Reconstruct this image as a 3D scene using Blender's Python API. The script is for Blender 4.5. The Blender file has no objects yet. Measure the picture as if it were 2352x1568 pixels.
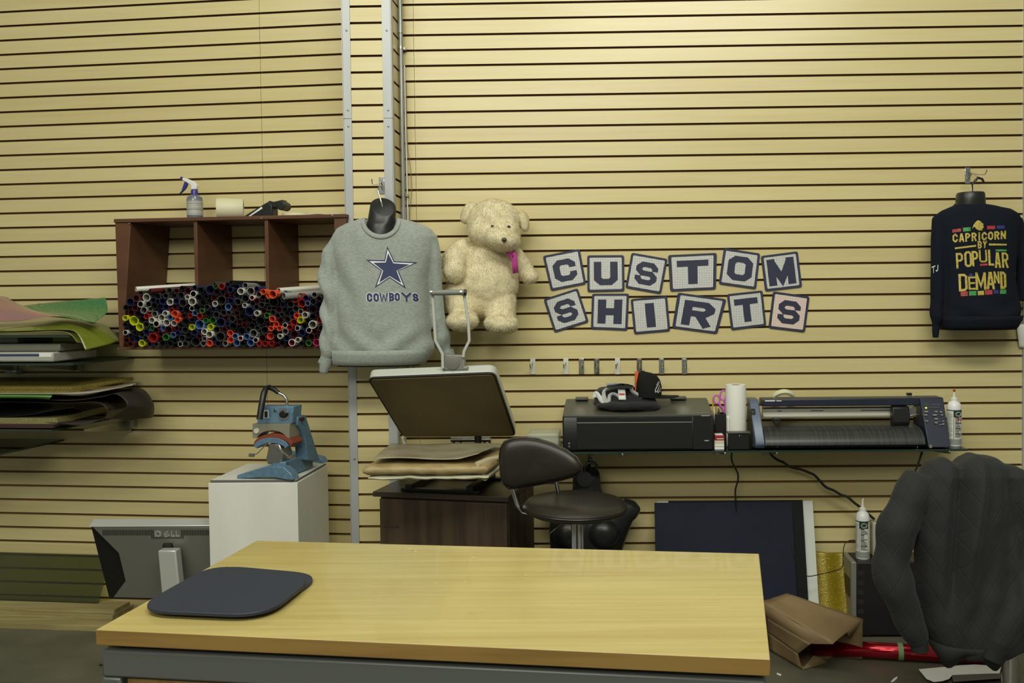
import bpy, bmesh, math, random
import numpy as np
from mathutils import Vector as V, Matrix, noise
from mathutils.bvhtree import BVHTree
S = bpy.context.scene
COL = S.collection
random.seed(7)
# ---------------------------------------------------------------- camera
W, H = 2352, 1568
CH = 1.60                                   # eye height
FPX, CX, CY = 1959.94, 1384.24, 742.42
PITCH, YAW, ROLL = -0.0279, 0.01726, 0.01031
AL, RWY, DLW = -0.09583, 4.1675, 4.12975    # left wall heading, right wall distance, left wall distance
def _rot():
    cp, sp, cy, sy, cr, sr = (f(a) for a in (PITCH, YAW, ROLL) for f in (math.cos, math.sin))
    A = Matrix(((1, 0, 0), (0, 0, 1), (0, -1, 0)))
    Rr = Matrix(((cr, -sr, 0), (sr, cr, 0), (0, 0, 1)))
    Rp = Matrix(((1, 0, 0), (0, cp, -sp), (0, sp, cp)))
    Ry = Matrix(((cy, -sy, 0), (sy, cy, 0), (0, 0, 1)))
    return Ry @ Rp @ A @ Rr
ROT = _rot()
CAM = V((0, 0, CH))
cd = bpy.data.cameras.new('camera')
cam = bpy.data.objects.new('camera', cd); COL.objects.link(cam)
cd.sensor_width = 36; cd.lens = FPX / W * 36
cd.shift_x = (W / 2 - CX) / W; cd.shift_y = (CY - H / 2) / W
cd.clip_start = .05
cam.matrix_world = Matrix.Translation(CAM) @ (ROT @ Matrix(((1, 0, 0), (0, -1, 0), (0, 0, -1)))).to_4x4()
S.camera = cam
# ---------------------------------------------------------------- light
S.view_settings.view_transform = 'Standard'; S.view_settings.look = 'None'
S.view_settings.gamma = 1; S.view_settings.use_curve_mapping = False
S.view_settings.exposure = -0.06
wd = bpy.data.worlds.new('world'); S.world = wd; wd.use_nodes = True
wd.node_tree.nodes['Background'].inputs[0].default_value = (.92, .95, .8, 1)
wd.node_tree.nodes['Background'].inputs[1].default_value = .22
def area(name, loc, rot, sx, sy, power, col):
    l = bpy.data.lights.new(name, 'AREA'); l.shape = 'RECTANGLE'; l.size = sx; l.size_y = sy
    l.energy = power; l.color = col
    o = bpy.data.objects.new(name, l); COL.objects.link(o); o.location = loc; o.rotation_euler = rot
    return o
WARM = (1, .985, .86)
area('fluorescent_light_near_wall', (.1, 2.5, 4.5), (math.radians(14), 0, 0), 3.0, .5, 16, WARM)
area('fluorescent_light_over_desk', (.75, .05, 4.5), (math.radians(36), 0, 0), 2.6, .6, 108, WARM)
area('fluorescent_light_over_floor', (-2.2, .8, 4.6), (math.radians(26), 0, math.radians(-8)), 2.4, .6, 62, WARM)
area('fill_light_behind', (-1.5, -3.0, 4.2), (math.radians(74), 0, math.radians(-6)), 4.0, 1.0, 120, WARM)  # added frontal fill from behind the camera, evens out the walls; no known fixture
# ---------------------------------------------------------------- helpers: picture point -> place
def ray(x, y): return (ROT @ V(((x - CX) / FPX, (y - CY) / FPX, 1))).normalized()
def PY(x, y, Y): d = ray(x, y); return CAM + d * (Y / d.y)
def PZ(x, y, z): d = ray(x, y); return CAM + d * ((z - CH) / d.z)
def PR(x, y, off=0.): return PY(x, y, RWY - off)
NL = V((-math.sin(AL), math.cos(AL), 0)); UL = V((math.cos(AL), math.sin(AL), 0)); ZU = V((0, 0, 1))
def PL(x, y, off=0.): d = ray(x, y); return CAM + d * ((DLW - off) / d.dot(NL))
def LF(s, off, z): return NL * (DLW - off) + UL * s + V((0, 0, z))      # left wall frame: along, out, up
def SL(x, y, off=0.): p = PL(x, y, off); return p.dot(UL), p.z
# ---------------------------------------------------------------- mesh builder
class MB:
    def __init__(self): self.v = []; self.f = []; self.m = []; self.mi = 0
    def add(self, vs, fs):
        n = len(self.v); self.v += [V(p) for p in vs]
        self.f += [tuple(i + n for i in f) for f in fs]; self.m += [self.mi] * len(fs); return self
    def hexa(self, p):      # 4 bottom then 4 top, same winding
        return self.add(p, [(3, 2, 1, 0), (4, 5, 6, 7), (0, 1, 5, 4), (1, 2, 6, 5), (2, 3, 7, 6), (3, 0, 4, 7)])
    def box(self, c, s, fr=None):
        c = V(c); x, y, z = s[0] / 2, s[1] / 2, s[2] / 2
        p = [V((a, b, d)) for d in (-z, z) for a, b in ((-x, -y), (x, -y), (x, y), (-x, y))]
        return self.hexa([c + ((fr @ q) if fr else q) for q in p])
    def lbox(self, s0, s1, o0, o1, z0, z1):     # box in the left wall's frame, o = distance from the wall
        return self.hexa([LF(s, o, z) for z in (z0, z1) for s, o in ((s0, o1), (s1, o1), (s1, o0), (s0, o0))])
    def prism(self, poly, d, cap=True):
        n = len(poly); d = V(d); q = [V(p) for p in poly]
        fs = [(i, (i + 1) % n, n + (i + 1) % n, n + i) for i in range(n)]
        if cap: fs += [tuple(range(n))[::-1], tuple(range(n, 2 * n))]
        return self.add(q + [p + d for p in q], fs)
    def loft(self, rings, closed=True, caps=True, loop=False):
        n = len(rings[0]); vs = [p for r in rings for p in r]; fs = []
        m = len(rings)
        for i in range(m if loop else m - 1):
            for j in range(n if closed else n - 1):
                a, b = i * n + j, i * n + (j + 1) % n
                k = (i + 1) % m * n - i * n
                fs.append((a, b, b + k, a + k))
        if caps and closed and not loop: fs += [tuple(range(n))[::-1], tuple(range((m - 1) * n, m * n))]
        return self.add(vs, fs)
    def tube(self, pts, r, seg=12, loop=False, caps=True, flat=1., up=None):
        pts = [V(p) for p in pts]; rings = []; ref = V(up) if up else None
        m = len(pts)
        for i, p in enumerate(pts):
            a = pts[(i - 1) % m] if (loop or i) else p; b = pts[(i + 1) % m] if (loop or i < m - 1) else p
            t = (b - a).normalized()
            if ref is None: ref = t.orthogonal()
            u = (ref - t * ref.dot(t)).normalized(); w = t.cross(u)
            if not up: ref = u
            rr = r[i] if isinstance(r, (list, tuple)) else r
            rings.append([p + (u * math.cos(k * 2 * math.pi / seg) * flat + w * math.sin(k * 2 * math.pi / seg)) * rr for k in range(seg)])
        return self.loft(rings, True, caps, loop)
    def lathe(self, o, prof, axis=(0, 0, 1), seg=32, a0=0., a1=None, caps=False):
        o = V(o); ax = V(axis).normalized(); u = V((1, 0, 0)) if abs(ax.x) < .9 else V((0, 1, 0))
        u = (u - ax * u.dot(ax)).normalized(); w = ax.cross(u)
        full = a1 is None; n = seg if full else seg + 1; rg = 2 * math.pi if full else a1 - a0
        rings = [[o + ax * h + (u * math.cos(a0 + rg * k / seg) + w * math.sin(a0 + rg * k / seg)) * r for k in range(n)] for r, h in prof]
        return self.loft(rings, full, caps)
    def ball(self, c, rx, ry=None, rz=None, fr=None, seg=20, rg=12):
        ry = rx if ry is None else ry; rz = rx if rz is None else rz; c = V(c); rings = []
        for i in range(rg + 1):
            t = math.pi * (i + .02) / (rg + .04) - math.pi / 2
            rg_ = []
            for k in range(seg):
                a = 2 * math.pi * k / seg
                q = V((rx * math.cos(t) * math.cos(a), ry * math.cos(t) * math.sin(a), rz * math.sin(t)))
                rg_.append(c + (fr @ q if fr else q))
            rings.append(rg_)
        return self.loft(rings)
    def sheet(self, nu, nv, fn):
        vs = [fn(i / nu, j / nv) for i in range(nu + 1) for j in range(nv + 1)]
        return self.add(vs, [(i * (nv + 1) + j, i * (nv + 1) + j + 1, (i + 1) * (nv + 1) + j + 1, (i + 1) * (nv + 1) + j) for i in range(nu) for j in range(nv)])
    def mesh(self, name, off=V((0, 0, 0))):
        me = bpy.data.meshes.new(name)
        me.from_pydata([tuple(p - off) for p in self.v], [], self.f)
        if any(self.m): me.polygons.foreach_set('material_index', self.m)
        bm = bmesh.new(); bm.from_mesh(me); bmesh.ops.recalc_face_normals(bm, faces=bm.faces); bm.to_mesh(me); bm.free()
        return me
def rz(a): return Matrix.Rotation(a, 3, 'Z')
def ry(a): return Matrix.Rotation(a, 3, 'Y')
def rx(a): return Matrix.Rotation(a, 3, 'X')
def worldloc(o):
    p = V((0, 0, 0))
    while o: p += o.location; o = o.parent
    return p
def shade(me, ang=35):
    me.shade_smooth(); me.set_sharp_from_angle(angle=math.radians(ang))
def tag(o, label, cat, group=None, kind=None):
    o['label'] = label; o['category'] = cat
    if group: o['group'] = group
    if kind: o['kind'] = kind
    return o
def thing(name, label, cat, loc, group=None):
    o = bpy.data.objects.new(name, None); COL.objects.link(o); o.location = loc; o.empty_display_size = .05
    return tag(o, label, cat, group)
def part(name, mb, mats, parent=None, ang=35, bevel=0., solid=0., label=None, sub=0):
    off = worldloc(parent) if parent else V((0, 0, 0))
    me = mb if isinstance(mb, bpy.types.Mesh) else mb.mesh(name, off)
    if isinstance(mb, bpy.types.Mesh): me.transform(Matrix.Translation(-off))
    for m in (mats if isinstance(mats, (list, tuple)) else [mats]): me.materials.append(m)
    if ang: shade(me, ang)
    o = bpy.data.objects.new(name, me); COL.objects.link(o); o.parent = parent
    if solid:
        m = o.modifiers.new('thickness', 'SOLIDIFY'); m.thickness = solid; m.offset = 0
    if bevel:
        m = o.modifiers.new('bevel', 'BEVEL'); m.width = bevel; m.segments = 2; m.limit_method = 'ANGLE'; m.angle_limit = math.radians(40)
        m.harden_normals = False
    if sub:
        m = o.modifiers.new('sub', 'SUBSURF'); m.levels = sub; m.render_levels = sub
    if label: o['label'] = label
    return o
def solo(name, mb, mats, label, cat, group=None, **k):      # a thing that is one mesh, its origin at its base
    me0 = mb if isinstance(mb, bpy.types.Mesh) else None
    vs = [v.co for v in me0.vertices] if me0 else mb.v
    lo = V([min(p[i] for p in vs) for i in range(3)]); hi = V([max(p[i] for p in vs) for i in range(3)])
    base = V(((lo.x + hi.x) / 2, (lo.y + hi.y) / 2, lo.z))
    if me0: me0.transform(Matrix.Translation(-base)); me = me0
    else: me = mb.mesh(name, base)
    o = part(name, me, mats, None, **k); o.location = base
    return tag(o, label, cat, group)
def struct(name, mb, mats, **k):
    o = part(name, mb, mats, None, **k); o['kind'] = 'structure'; return o
def melt(mb, vox=.008, smooth=6, fac=.5, disp=None):        # one continuous surface out of overlapping shapes
    me = mb.mesh('melt'); o = bpy.data.objects.new('melt', me); COL.objects.link(o)
    m = o.modifiers.new('r', 'REMESH'); m.mode = 'VOXEL'; m.voxel_size = vox
    m = o.modifiers.new('s', 'SMOOTH'); m.factor = fac; m.iterations = smooth
    dg = bpy.context.evaluated_depsgraph_get(); out = bpy.data.meshes.new_from_object(o.evaluated_get(dg))
    bpy.data.objects.remove(o); bpy.data.meshes.remove(me)
    if disp:
        ns = [v.normal.copy() for v in out.vertices]
        for v, n in zip(out.vertices, ns): v.co += n * disp(v.co)
        out.update()
    return out
def bvh_of(me): return BVHTree.FromPolygons([v.co.copy() for v in me.vertices], [tuple(p.vertices) for p in me.polygons])
def decal(name, polys, mat, parent, bvh, off=.0015, edge=5.):   # printed shapes laid onto a garment; polys in picture points
    bm = bmesh.new(); n_ = max(len(polys), 1)
    for k_, poly in enumerate(polys):       # a hair's breadth apart where strokes cross
        try: bm.faces.new([bm.verts.new((x, y, .0004 * k_ / n_)) for x, y in poly])
        except ValueError: pass
    bmesh.ops.triangulate(bm, faces=bm.faces)
    for _ in range(5):
        es = [e for e in bm.edges if e.calc_length() > edge]
        if not es: break
        bmesh.ops.subdivide_edges(bm, edges=es, cuts=1); bmesh.ops.triangulate(bm, faces=[f for f in bm.faces if len(f.verts) > 3])
    po = worldloc(parent)
    for i_, v in enumerate(bm.verts):
        d = ray(v.co.x, v.co.y); h = bvh.ray_cast(CAM, d)
        p = h[0] if h[0] else CAM + d * 3.9
        v.co = p - d * (off + v.co.z) - po
    me = bpy.data.meshes.new(name); bm.to_mesh(me); bm.free(); me.materials.append(mat); me.shade_smooth()
    o = bpy.data.objects.new(name, me); COL.objects.link(o); o.parent = parent
    return o
# ---------------------------------------------------------------- lettering: strokes with cut corners
def strokes(ch, w, h, t, c=None):
    l, r, b, T, m = t / 2, w - t / 2, t / 2, h - t / 2, h / 2
    c = t * .8 if c is None else c; g = t * .55; x = w / 2
    return {
        'C': [[(r, T - c - g), (r, T - c), (r - c, T), (l + c, T), (l, T - c), (l, b + c), (l + c, b), (r - c, b), (r, b + c), (r, b + c + g)]],
        'U': [[(l, h), (l, b + c), (l + c, b), (r - c, b), (r, b + c), (r, h)]],
        'S': [[(r, T - c - g), (r, T - c), (r - c, T), (l + c, T), (l, T - c), (l, m + c), (l + c, m), (r - c, m), (r, m - c), (r, b + c), (r - c, b), (l + c, b), (l, b + c), (l, b + c + g)]],
        'T': [[(0, T), (w, T)], [(x, 0), (x, T)]],
        'O': [[(l + c, b), (r - c, b), (r, b + c), (r, T - c), (r - c, T), (l + c, T), (l, T - c), (l, b + c), (l + c, b), (r - c, b)]],
        'M': [[(l, 0), (l, h)], [(r, 0), (r, h)], [(l, h - t * .4), (x, h * .22), (r, h - t * .4)]],
        'H': [[(l, 0), (l, h)], [(r, 0), (r, h)], [(l, m), (r, m)]],
        'I': [[(x, 0), (x, h)]],
        'R': [[(l, 0), (l, h)], [(l, T), (r - c, T), (r, T - c), (r, m + c), (r - c, m), (l, m)], [(x, m), (r, 0)]],
        'P': [[(l, 0), (l, h)], [(l, T), (r - c, T), (r, T - c), (r, m + c), (r - c, m), (l, m)]],
        'B': [[(l, 0), (l, h)], [(l, T), (r - c, T), (r, T - c), (r, m + c), (r - c, m), (l, m)], [(l, b), (r - c, b), (r, b + c), (r, m - c), (r - c, m)]],
        'D': [[(l, 0), (l, h)], [(l, T), (r - c, T), (r, T - c), (r, b + c), (r - c, b), (l, b)]],
        'A': [[(l * .9, 0), (x - t * .15, h)], [(w - l * .9, 0), (x + t * .15, h)], [(w * .22, h * .3), (w * .78, h * .3)]],
        'N': [[(l, 0), (l, h)], [(r, 0), (r, h)], [(l, h - t * .3), (r, t * .3)]],
        'E': [[(l, 0), (l, h)], [(l, T), (w, T)], [(l, m), (w * .9, m)], [(l, b), (w, b)]],
        'L': [[(l, 0), (l, h)], [(l, b), (w, b)]],
        'Y': [[(l * .9, h), (x, m), (x, 0)], [(w - l * .9, h), (x, m)]],
        'W': [[(l * .8, h), (w * .27, t * .2), (x, h * .8), (w * .73, t * .2), (w - l * .8, h)]],
        'V': [[(l * .8, h), (x, t * .2), (w - l * .8, h)]],
        'J': [[(r, h), (r, b + c), (r - c, b), (l + c, b), (l, b + c)]],
    }[ch]
def ribbon(pts, t):         # a polyline thickened to quads with mitred joints
    n = len(pts); P = [V((p[0], p[1])) for p in pts]; off = []
    for i in range(n):
        d0 = (P[i] - P[i - 1]).normalized() if i else (P[1] - P[0]).normalized()
        d1 = (P[i + 1] - P[i]).normalized() if i < n - 1 else d0
        n0 = V((-d0.y, d0.x)); n1 = V((-d1.y, d1.x)); mm = n0 + n1
        mm = mm.normalized() if mm.length > 1e-6 else n0
        off.append(mm * (t / 2 / max(.45, mm.dot(n0))))
    return [[tuple(P[i] + off[i]), tuple(P[i + 1] + off[i + 1]), tuple(P[i + 1] - off[i + 1]), tuple(P[i] - off[i])] for i in range(n - 1)]
def glyph(ch, t=.24, w=.72, c=None):      # polygons of a letter in a unit-high box w wide, returned in 0..1 of both
    out = []
    for s in strokes(ch, w, 1., t, c):
        out += [[(x / w, y) for x, y in q] for q in ribbon(s, t)]
    return out
def in_quad(polys, q):      # q: TL, TR, BR, BL
    r = []
    for poly in polys:
        o = []
        for a, b in poly:
            tx = q[0][0] + (q[1][0] - q[0][0]) * a, q[0][1] + (q[1][1] - q[0][1]) * a
            bx = q[3][0] + (q[2][0] - q[3][0]) * a, q[3][1] + (q[2][1] - q[3][1]) * a
            o.append((bx[0] + (tx[0] - bx[0]) * b, bx[1] + (tx[1] - bx[1]) * b))
        r.append(o)
    return r
def rounded(pts, r, seg=5):     # round the corners of a polygon of vectors
    n = len(pts); out = []
    for i in range(n):
        p = V(pts[i]); a = V(pts[i - 1]) - p; b = V(pts[(i + 1) % n]) - p
        rr = min(r, a.length * .45, b.length * .45); a = p + a.normalized() * rr; b = p + b.normalized() * rr
        for k in range(seg + 1):
            t = k / seg; out.append(a * (1 - t) ** 2 + p * 2 * t * (1 - t) + b * t * t)
    return out
# ---------------------------------------------------------------- materials
def lin(c):
    return tuple(((x / 255) / 12.92 if x / 255 <= .04045 else ((x / 255 + .055) / 1.055) ** 2.4) for x in c) + (1,)
def mat(name, c, rough=.5, metal=0., var=None, bump=None, coat=0., trans=0., spec=.5, sheen=0., alpha=1.):
    m = bpy.data.materials.new(name); m.use_nodes = True; nt = m.node_tree; p = nt.nodes['Principled BSDF']
    p.inputs['Base Color'].default_value = lin(c); p.inputs['Roughness'].default_value = rough
    p.inputs['Metallic'].default_value = metal; p.inputs['Coat Weight'].default_value = coat
    p.inputs['Transmission Weight'].default_value = trans; p.inputs['Specular IOR Level'].default_value = spec
    p.inputs['Sheen Weight'].default_value = sheen; p.inputs['Alpha'].default_value = alpha
    tc = nt.nodes.new('ShaderNodeTexCoord')
    def nz(scale, detail=4):
        mp = nt.nodes.new('ShaderNodeMapping'); nt.links.new(tc.outputs['Object'], mp.inputs[0])
        mp.inputs['Scale'].default_value = scale if isinstance(scale, tuple) else (scale,) * 3
        n = nt.nodes.new('ShaderNodeTexNoise'); n.inputs['Scale'].default_value = 1; n.inputs['Detail'].default_value = detail
        nt.links.new(mp.outputs[0], n.inputs[0]); return n
    if var:         # (scale, second colour, lo, hi)
        n = nz(var[0]); r = nt.nodes.new('ShaderNodeMapRange'); r.inputs[1].default_value = var[2]; r.inputs[2].default_value = var[3]
        nt.links.new(n.outputs[0], r.inputs[0])
        x = nt.nodes.new('ShaderNodeMix'); x.data_type = 'RGBA'
        x.inputs['A'].default_value = lin(c); x.inputs['B'].default_value = lin(var[1])
        nt.links.new(r.outputs[0], x.inputs['Factor']); nt.links.new(x.outputs['Result'], p.inputs['Base Color'])
    if bump:        # (scale, strength)
        n = nz(bump[0]); b = nt.nodes.new('ShaderNodeBump'); b.inputs['Strength'].default_value = bump[1]; b.inputs['Distance'].default_value = bump[2] if len(bump) > 2 else .002
        nt.links.new(n.outputs[0], b.inputs['Height']); nt.links.new(b.outputs[0], p.inputs['Normal'])
    return m
def thin_glass(name, tint, rough=.03, refl=1.):     # a clear sheet: tinted see-through with mirror reflections by angle
    m = bpy.data.materials.new(name); m.use_nodes = True; nt = m.node_tree; nt.nodes.remove(nt.nodes['Principled BSDF']); out = nt.nodes['Material Output']
    t = nt.nodes.new('ShaderNodeBsdfTransparent'); t.inputs[0].default_value = lin(tint)
    g = nt.nodes.new('ShaderNodeBsdfGlossy'); g.inputs['Roughness'].default_value = rough
    f = nt.nodes.new('ShaderNodeFresnel'); f.inputs[0].default_value = 1.5; k = nt.nodes.new('ShaderNodeMath'); k.operation = 'MULTIPLY'; k.inputs[1].default_value = refl
    x = nt.nodes.new('ShaderNodeMixShader'); nt.links.new(f.outputs[0], k.inputs[0]); nt.links.new(k.outputs[0], x.inputs[0]); nt.links.new(t.outputs[0], x.inputs[1]); nt.links.new(g.outputs[0], x.inputs[2]); nt.links.new(x.outputs[0], out.inputs[0])
    return m
def N(m, t): return m.node_tree.nodes.new(t)
def Lk(m, a, b): m.node_tree.links.new(a, b)
# ================================================================ THE ROOM
def slat_mat(name, z0):
    m = mat(name, (206, 192, 142), .3, spec=.55); nt = m.node_tree; p = nt.nodes['Principled BSDF']
    tc = nt.nodes['Texture Coordinate']; sp = N(m, 'ShaderNodeSeparateXYZ'); Lk(m, tc.outputs['Object'], sp.inputs[0])
    a = N(m, 'ShaderNodeMath'); a.operation = 'MULTIPLY_ADD'; a.inputs[1].default_value = 1 / .0762; a.inputs[2].default_value = -z0 / .0762
    Lk(m, sp.outputs[2], a.inputs[0])
    fl = N(m, 'ShaderNodeMath'); fl.operation = 'FLOOR'; Lk(m, a.outputs[0], fl.inputs[0])
    wn = N(m, 'ShaderNodeTexWhiteNoise'); wn.noise_dimensions = '1D'; Lk(m, fl.outputs[0], wn.inputs['W'])
    mp = N(m, 'ShaderNodeMapping'); mp.inputs['Scale'].default_value = (2.2, 2.2, 55); Lk(m, tc.outputs['Object'], mp.inputs[0])
    n = N(m, 'ShaderNodeTexNoise'); n.inputs['Scale'].default_value = 1; n.inputs['Detail'].default_value = 5; Lk(m, mp.outputs[0], n.inputs[0])
    mp2 = N(m, 'ShaderNodeMapping'); mp2.inputs['Scale'].default_value = (.9, .9, 14); Lk(m, tc.outputs['Object'], mp2.inputs[0])
    n2 = N(m, 'ShaderNodeTexNoise'); n2.inputs['Scale'].default_value = 1; n2.inputs['Detail'].default_value = 3; Lk(m, mp2.outputs[0], n2.inputs[0])
    ad = N(m, 'ShaderNodeMath'); ad.operation = 'MULTIPLY_ADD'; ad.inputs[1].default_value = .35; Lk(m, wn.outputs[0], ad.inputs[0])
    ad2 = N(m, 'ShaderNodeMath'); ad2.operation = 'MULTIPLY_ADD'; ad2.inputs[1].default_value = .7; ad2.inputs[2].default_value = -.18; Lk(m, n.outputs[0], ad2.inputs[0])
    Lk(m, ad2.outputs[0], ad.inputs[2])
    ad3 = N(m, 'ShaderNodeMath'); ad3.operation = 'MULTIPLY_ADD'; ad3.inputs[1].default_value = .5; Lk(m, n2.outputs[0], ad3.inputs[0]); Lk(m, ad.outputs[0], ad3.inputs[2])
    cr = N(m, 'ShaderNodeValToRGB'); cr.color_ramp.elements[0].position = .25; cr.color_ramp.elements[1].position = 1.05
    cr.color_ramp.elements[0].color = lin((212, 200, 148)); cr.color_ramp.elements[1].color = lin((196, 180, 126))
    Lk(m, ad3.outputs[0], cr.inputs[0]); Lk(m, cr.outputs[0], p.inputs['Base Color'])
    return m
GN = lambda n: -.0762 * (n - .05069 * ((n - 20) / 20) ** 2 - .27496 * ((n - 20) / 20) ** 3)
ZR = CH + 1.38266; ZL = CH + 1.55237
mdf = mat('raw_fibreboard_core', (150, 116, 68), .9)
def slat_wall(name, org, u, inn, s0, s1, zs, ztop, m, gaps=()):
    """slatwall: T-slots cut into a board; org on the face, u along it, inn into the wall"""
    prof = [(0., ztop)]; o, k = .0056, .008; core = []
    for z in sorted(zs, reverse=True):
        if .02 < z < ztop - .02:
            prof += [(0, z + o), (.005, z + o), (.005, z + o + k), (.019, z + o + k), (.019, z - o - k), (.005, z - o - k), (.005, z - o), (0, z - o)]
    prof.append((0., 0.))
    b = MB(); cuts = [s0] + sorted(gaps) + [s1]
    for i in range(len(cuts) - 1):
        a, c = cuts[i] + (.0008 if i else 0), cuts[i + 1] - (.0008 if i < len(cuts) - 2 else 0)
        n = len(b.v); q = len(prof)
        b.add([org + u * s + inn * d + ZU * z for s in (a, c) for d, z in prof], [(j, j + 1, q + j + 1, q + j) for j in range(q - 1)])
        b.m[-(q - 1):] = [1 if .004 < max(prof[j][0], prof[j + 1][0]) else 0 for j in range(q - 1)]
    b.add([org + u * s + inn * .0195 + ZU * z for s, z in ((s0, 0), (s1, 0), (s1, ztop), (s0, ztop))], [(0, 1, 2, 3)])
    return struct(name, b, [m, mdf], ang=0)
WTOP = 4.9
XPR = PY(904.5, 500, 3.9955).x; XPL = PY(789.5, 300, 3.9955).x; PFY = 3.9955
XRE = PR(2349, 400).x
RX0 = XPR - .02
seamR = PR(952, 200).x
slat_wall('wall_right', V((0, RWY, 0)), V((1, 0, 0)), V((0, 1, 0)), RX0, XRE, [ZR + GN(n) for n in range(-22, 41)], WTOP, slat_mat('maple_slats', ZR + .0), [seamR])
seamL = PL(597, 100).dot(UL)
slat_wall('wall_left', NL * DLW, UL, NL, -4.7, LF(0, 0, 0).dot(UL) + V((XPL + .015, 0, 0)).dot(UL) + .005, [ZL + GN(n) for n in range(-22, 43)], WTOP, slat_mat('maple_slats_far', ZL), [seamL])
zp0 = PY(843.5, 52.6, PFY).z
pm = slat_mat('maple_slats_pier', zp0)
slat_wall('wall_pillar_front', V((0, PFY, 0)), V((1, 0, 0)), V((0, 1, 0)), XPL, XPR, [zp0 - .0762 * n for n in range(-22, 46)], WTOP, pm)
zs0 = PY(904.5, 30.5, PFY).z
slat_wall('wall_pillar_side', V((XPR, PFY, 0)), V((0, 1, 0)), V((-1, 0, 0)), 0, RWY - PFY, [zs0 - .0762 * n for n in range(-22, 46)], WTOP, pm)
b = MB(); b.hexa([V((x, y, z)) for z in (0, WTOP) for x, y in ((XPL, PFY), (XPL + .01, PFY), (XPL + .01, 4.3), (XPL, 4.3))])
struct('wall_pillar_return', b, pm, ang=0)
# concrete floor
fm = mat('floor_concrete', (100, 98, 82), .48, var=((3, 3, 3), (74, 72, 58), .35, .72), bump=(30, .12), spec=.4)
b = MB(); b.box((0, 1.2, -.05), (12, 9, .1)); struct('floor', b, fm, ang=0)
# aluminium corner trims on the pier, white edge on the right
alu = mat('painted_aluminium', (176, 179, 178), .4, .2, var=((3, 3, 1.2), (162, 166, 165), .4, .7))
steel = mat('zinc_screw', (150, 150, 148), .35, .9)
def trim(name, xa, xb, side=False):
    b = MB(); zj = PY(797, 273, PFY).z
    for z0, z1 in ((0, zj - .0012), (zj + .0012, WTOP)):
        b.hexa([V((x, y, z)) for z in (z0, z1) for x, y in ((xa, PFY - .004), (xb, PFY - .004), (xb, PFY - .0003), (xa, PFY - .0003))])
        if side: b.hexa([V((x, y, z)) for z in (z0, z1) for x, y in ((xb - .001, PFY - .004), (xb + .003, PFY - .004), (xb + .003, PFY + .028), (xb - .001, PFY + .028))])
        else: b.hexa([V((x, y, z)) for z in (z0, z1) for x, y in ((xa - .003, PFY - .004), (xa + .001, PFY - .004), (xa + .001, PFY + .028), (xa - .003, PFY + .028))])
    t = struct(name, b, alu, ang=0)
    for py in (70, 253, 290, 640, 1054):
        p = PY(798 + (90 if side else 0), py, PFY - .004); q = MB(); q.lathe(V(((xa + xb) / 2 + .003, p.y, p.z)), [(.0001, -.003), (.004, -.002), (.0055, 0)], (0, 1, 0), 10); part('screw', q, steel, t)
    return t
xs = [PY(x, 300, PFY).x for x in (790.5, 808.5, 881.5, 899.5)]
trim('trim_1', xs[0], xs[1]); trim('trim_2', xs[2], xs[3] + .004, True)
b = MB(); b.hexa([V((x, y, z)) for z in (0, WTOP) for x, y in ((XRE, RWY - .012), (XRE + .045, RWY - .012), (XRE + .045, RWY + .02), (XRE, RWY + .02))])
struct('trim_3', b, alu, ang=0)
gw = mat('grey_wall_paint', (150, 146, 128), .7)
b = MB(); b.box((XRE + 1.3, RWY + .05, WTOP / 2), (2.55, .1, WTOP)); struct('wall_far_right', b, gw, ang=0)
# conduit in the corner
cond = mat('galvanised_conduit', (164, 166, 162), .36, .4, var=((6, 6, 2), (136, 138, 134), .4, .7))
chrome = mat('chrome', (205, 206, 205), .14, 1.)
satin = mat('satin_steel', (168, 168, 162), .3, .9)
x0 = PY(922.5, 0, 4.13); x1 = PY(928, 560, 4.13)
t = thing('conduit_pipe', 'thin galvanised conduit pipe running down the corner beside the narrow pier', 'pipe', V((x1.x, 4.13, x1.z)))
rp = .0105; b = MB(); b.tube([V((x1.x, 4.13, x1.z)), V((x1.x, 4.13, WTOP))], rp, 14); part('pipe', b, cond, t)
for py in (62, 110, 448, 492):
    z = PY(925, py, 4.13).z; b = MB()
    if py in (62, 492): b.tube([V((x1.x, 4.13, z - .03)), V((x1.x, 4.13, z + .03))], rp + .003, 14); part('coupling', b, cond, t)
    else:
        b.tube([V((x1.x, 4.13, z - .007)), V((x1.x, 4.13, z + .007))], rp + .002, 14); b.box((x1.x + .004, 4.15, z), (.034, .03, .012)); part('clamp', b, satin, t)
def cable(name, pts, r, m, label, cat='cable', sm=4, **k):
    P = [V(p) for p in pts]; out = []
    for i in range(len(P) - 1):
        p0, p1, p2, p3 = P[max(i - 1, 0)], P[i], P[i + 1], P[min(i + 2, len(P) - 1)]
        for s in range(sm):
            t_ = s / sm; out.append(.5 * ((2 * p1) + (p2 - p0) * t_ + (2 * p0 - 5 * p1 + 4 * p2 - p3) * t_ ** 2 + (3 * p1 - p0 - 3 * p2 + p3) * t_ ** 3))
    out.append(P[-1]); b = MB(); b.tube(out, r, 8); return solo(name, b, m, label, cat, **k)
white_pl = mat('white_plastic', (222, 224, 218), .42)
black_pl = mat('black_plastic', (26, 26, 25), .38)
tan_w = mat('tan_wire', (150, 120, 80), .6)
cable('white_cable', [PY(x, y, 4.15) for x, y in ((929, 150), (931, 270), (934, 380), (936, 470), (938, 560))], .0035, white_pl, 'white cable running down the wall close beside the conduit pipe')
cable('thin_wire', [PY(x, y, 4.157) for x, y in ((933, 190), (935, 320), (943, 390), (945, 440), (941, 490), (940, 540))], .0013, tan_w, 'thin tan wire hanging slack on the slats beside the white cable', 'wire')
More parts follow.
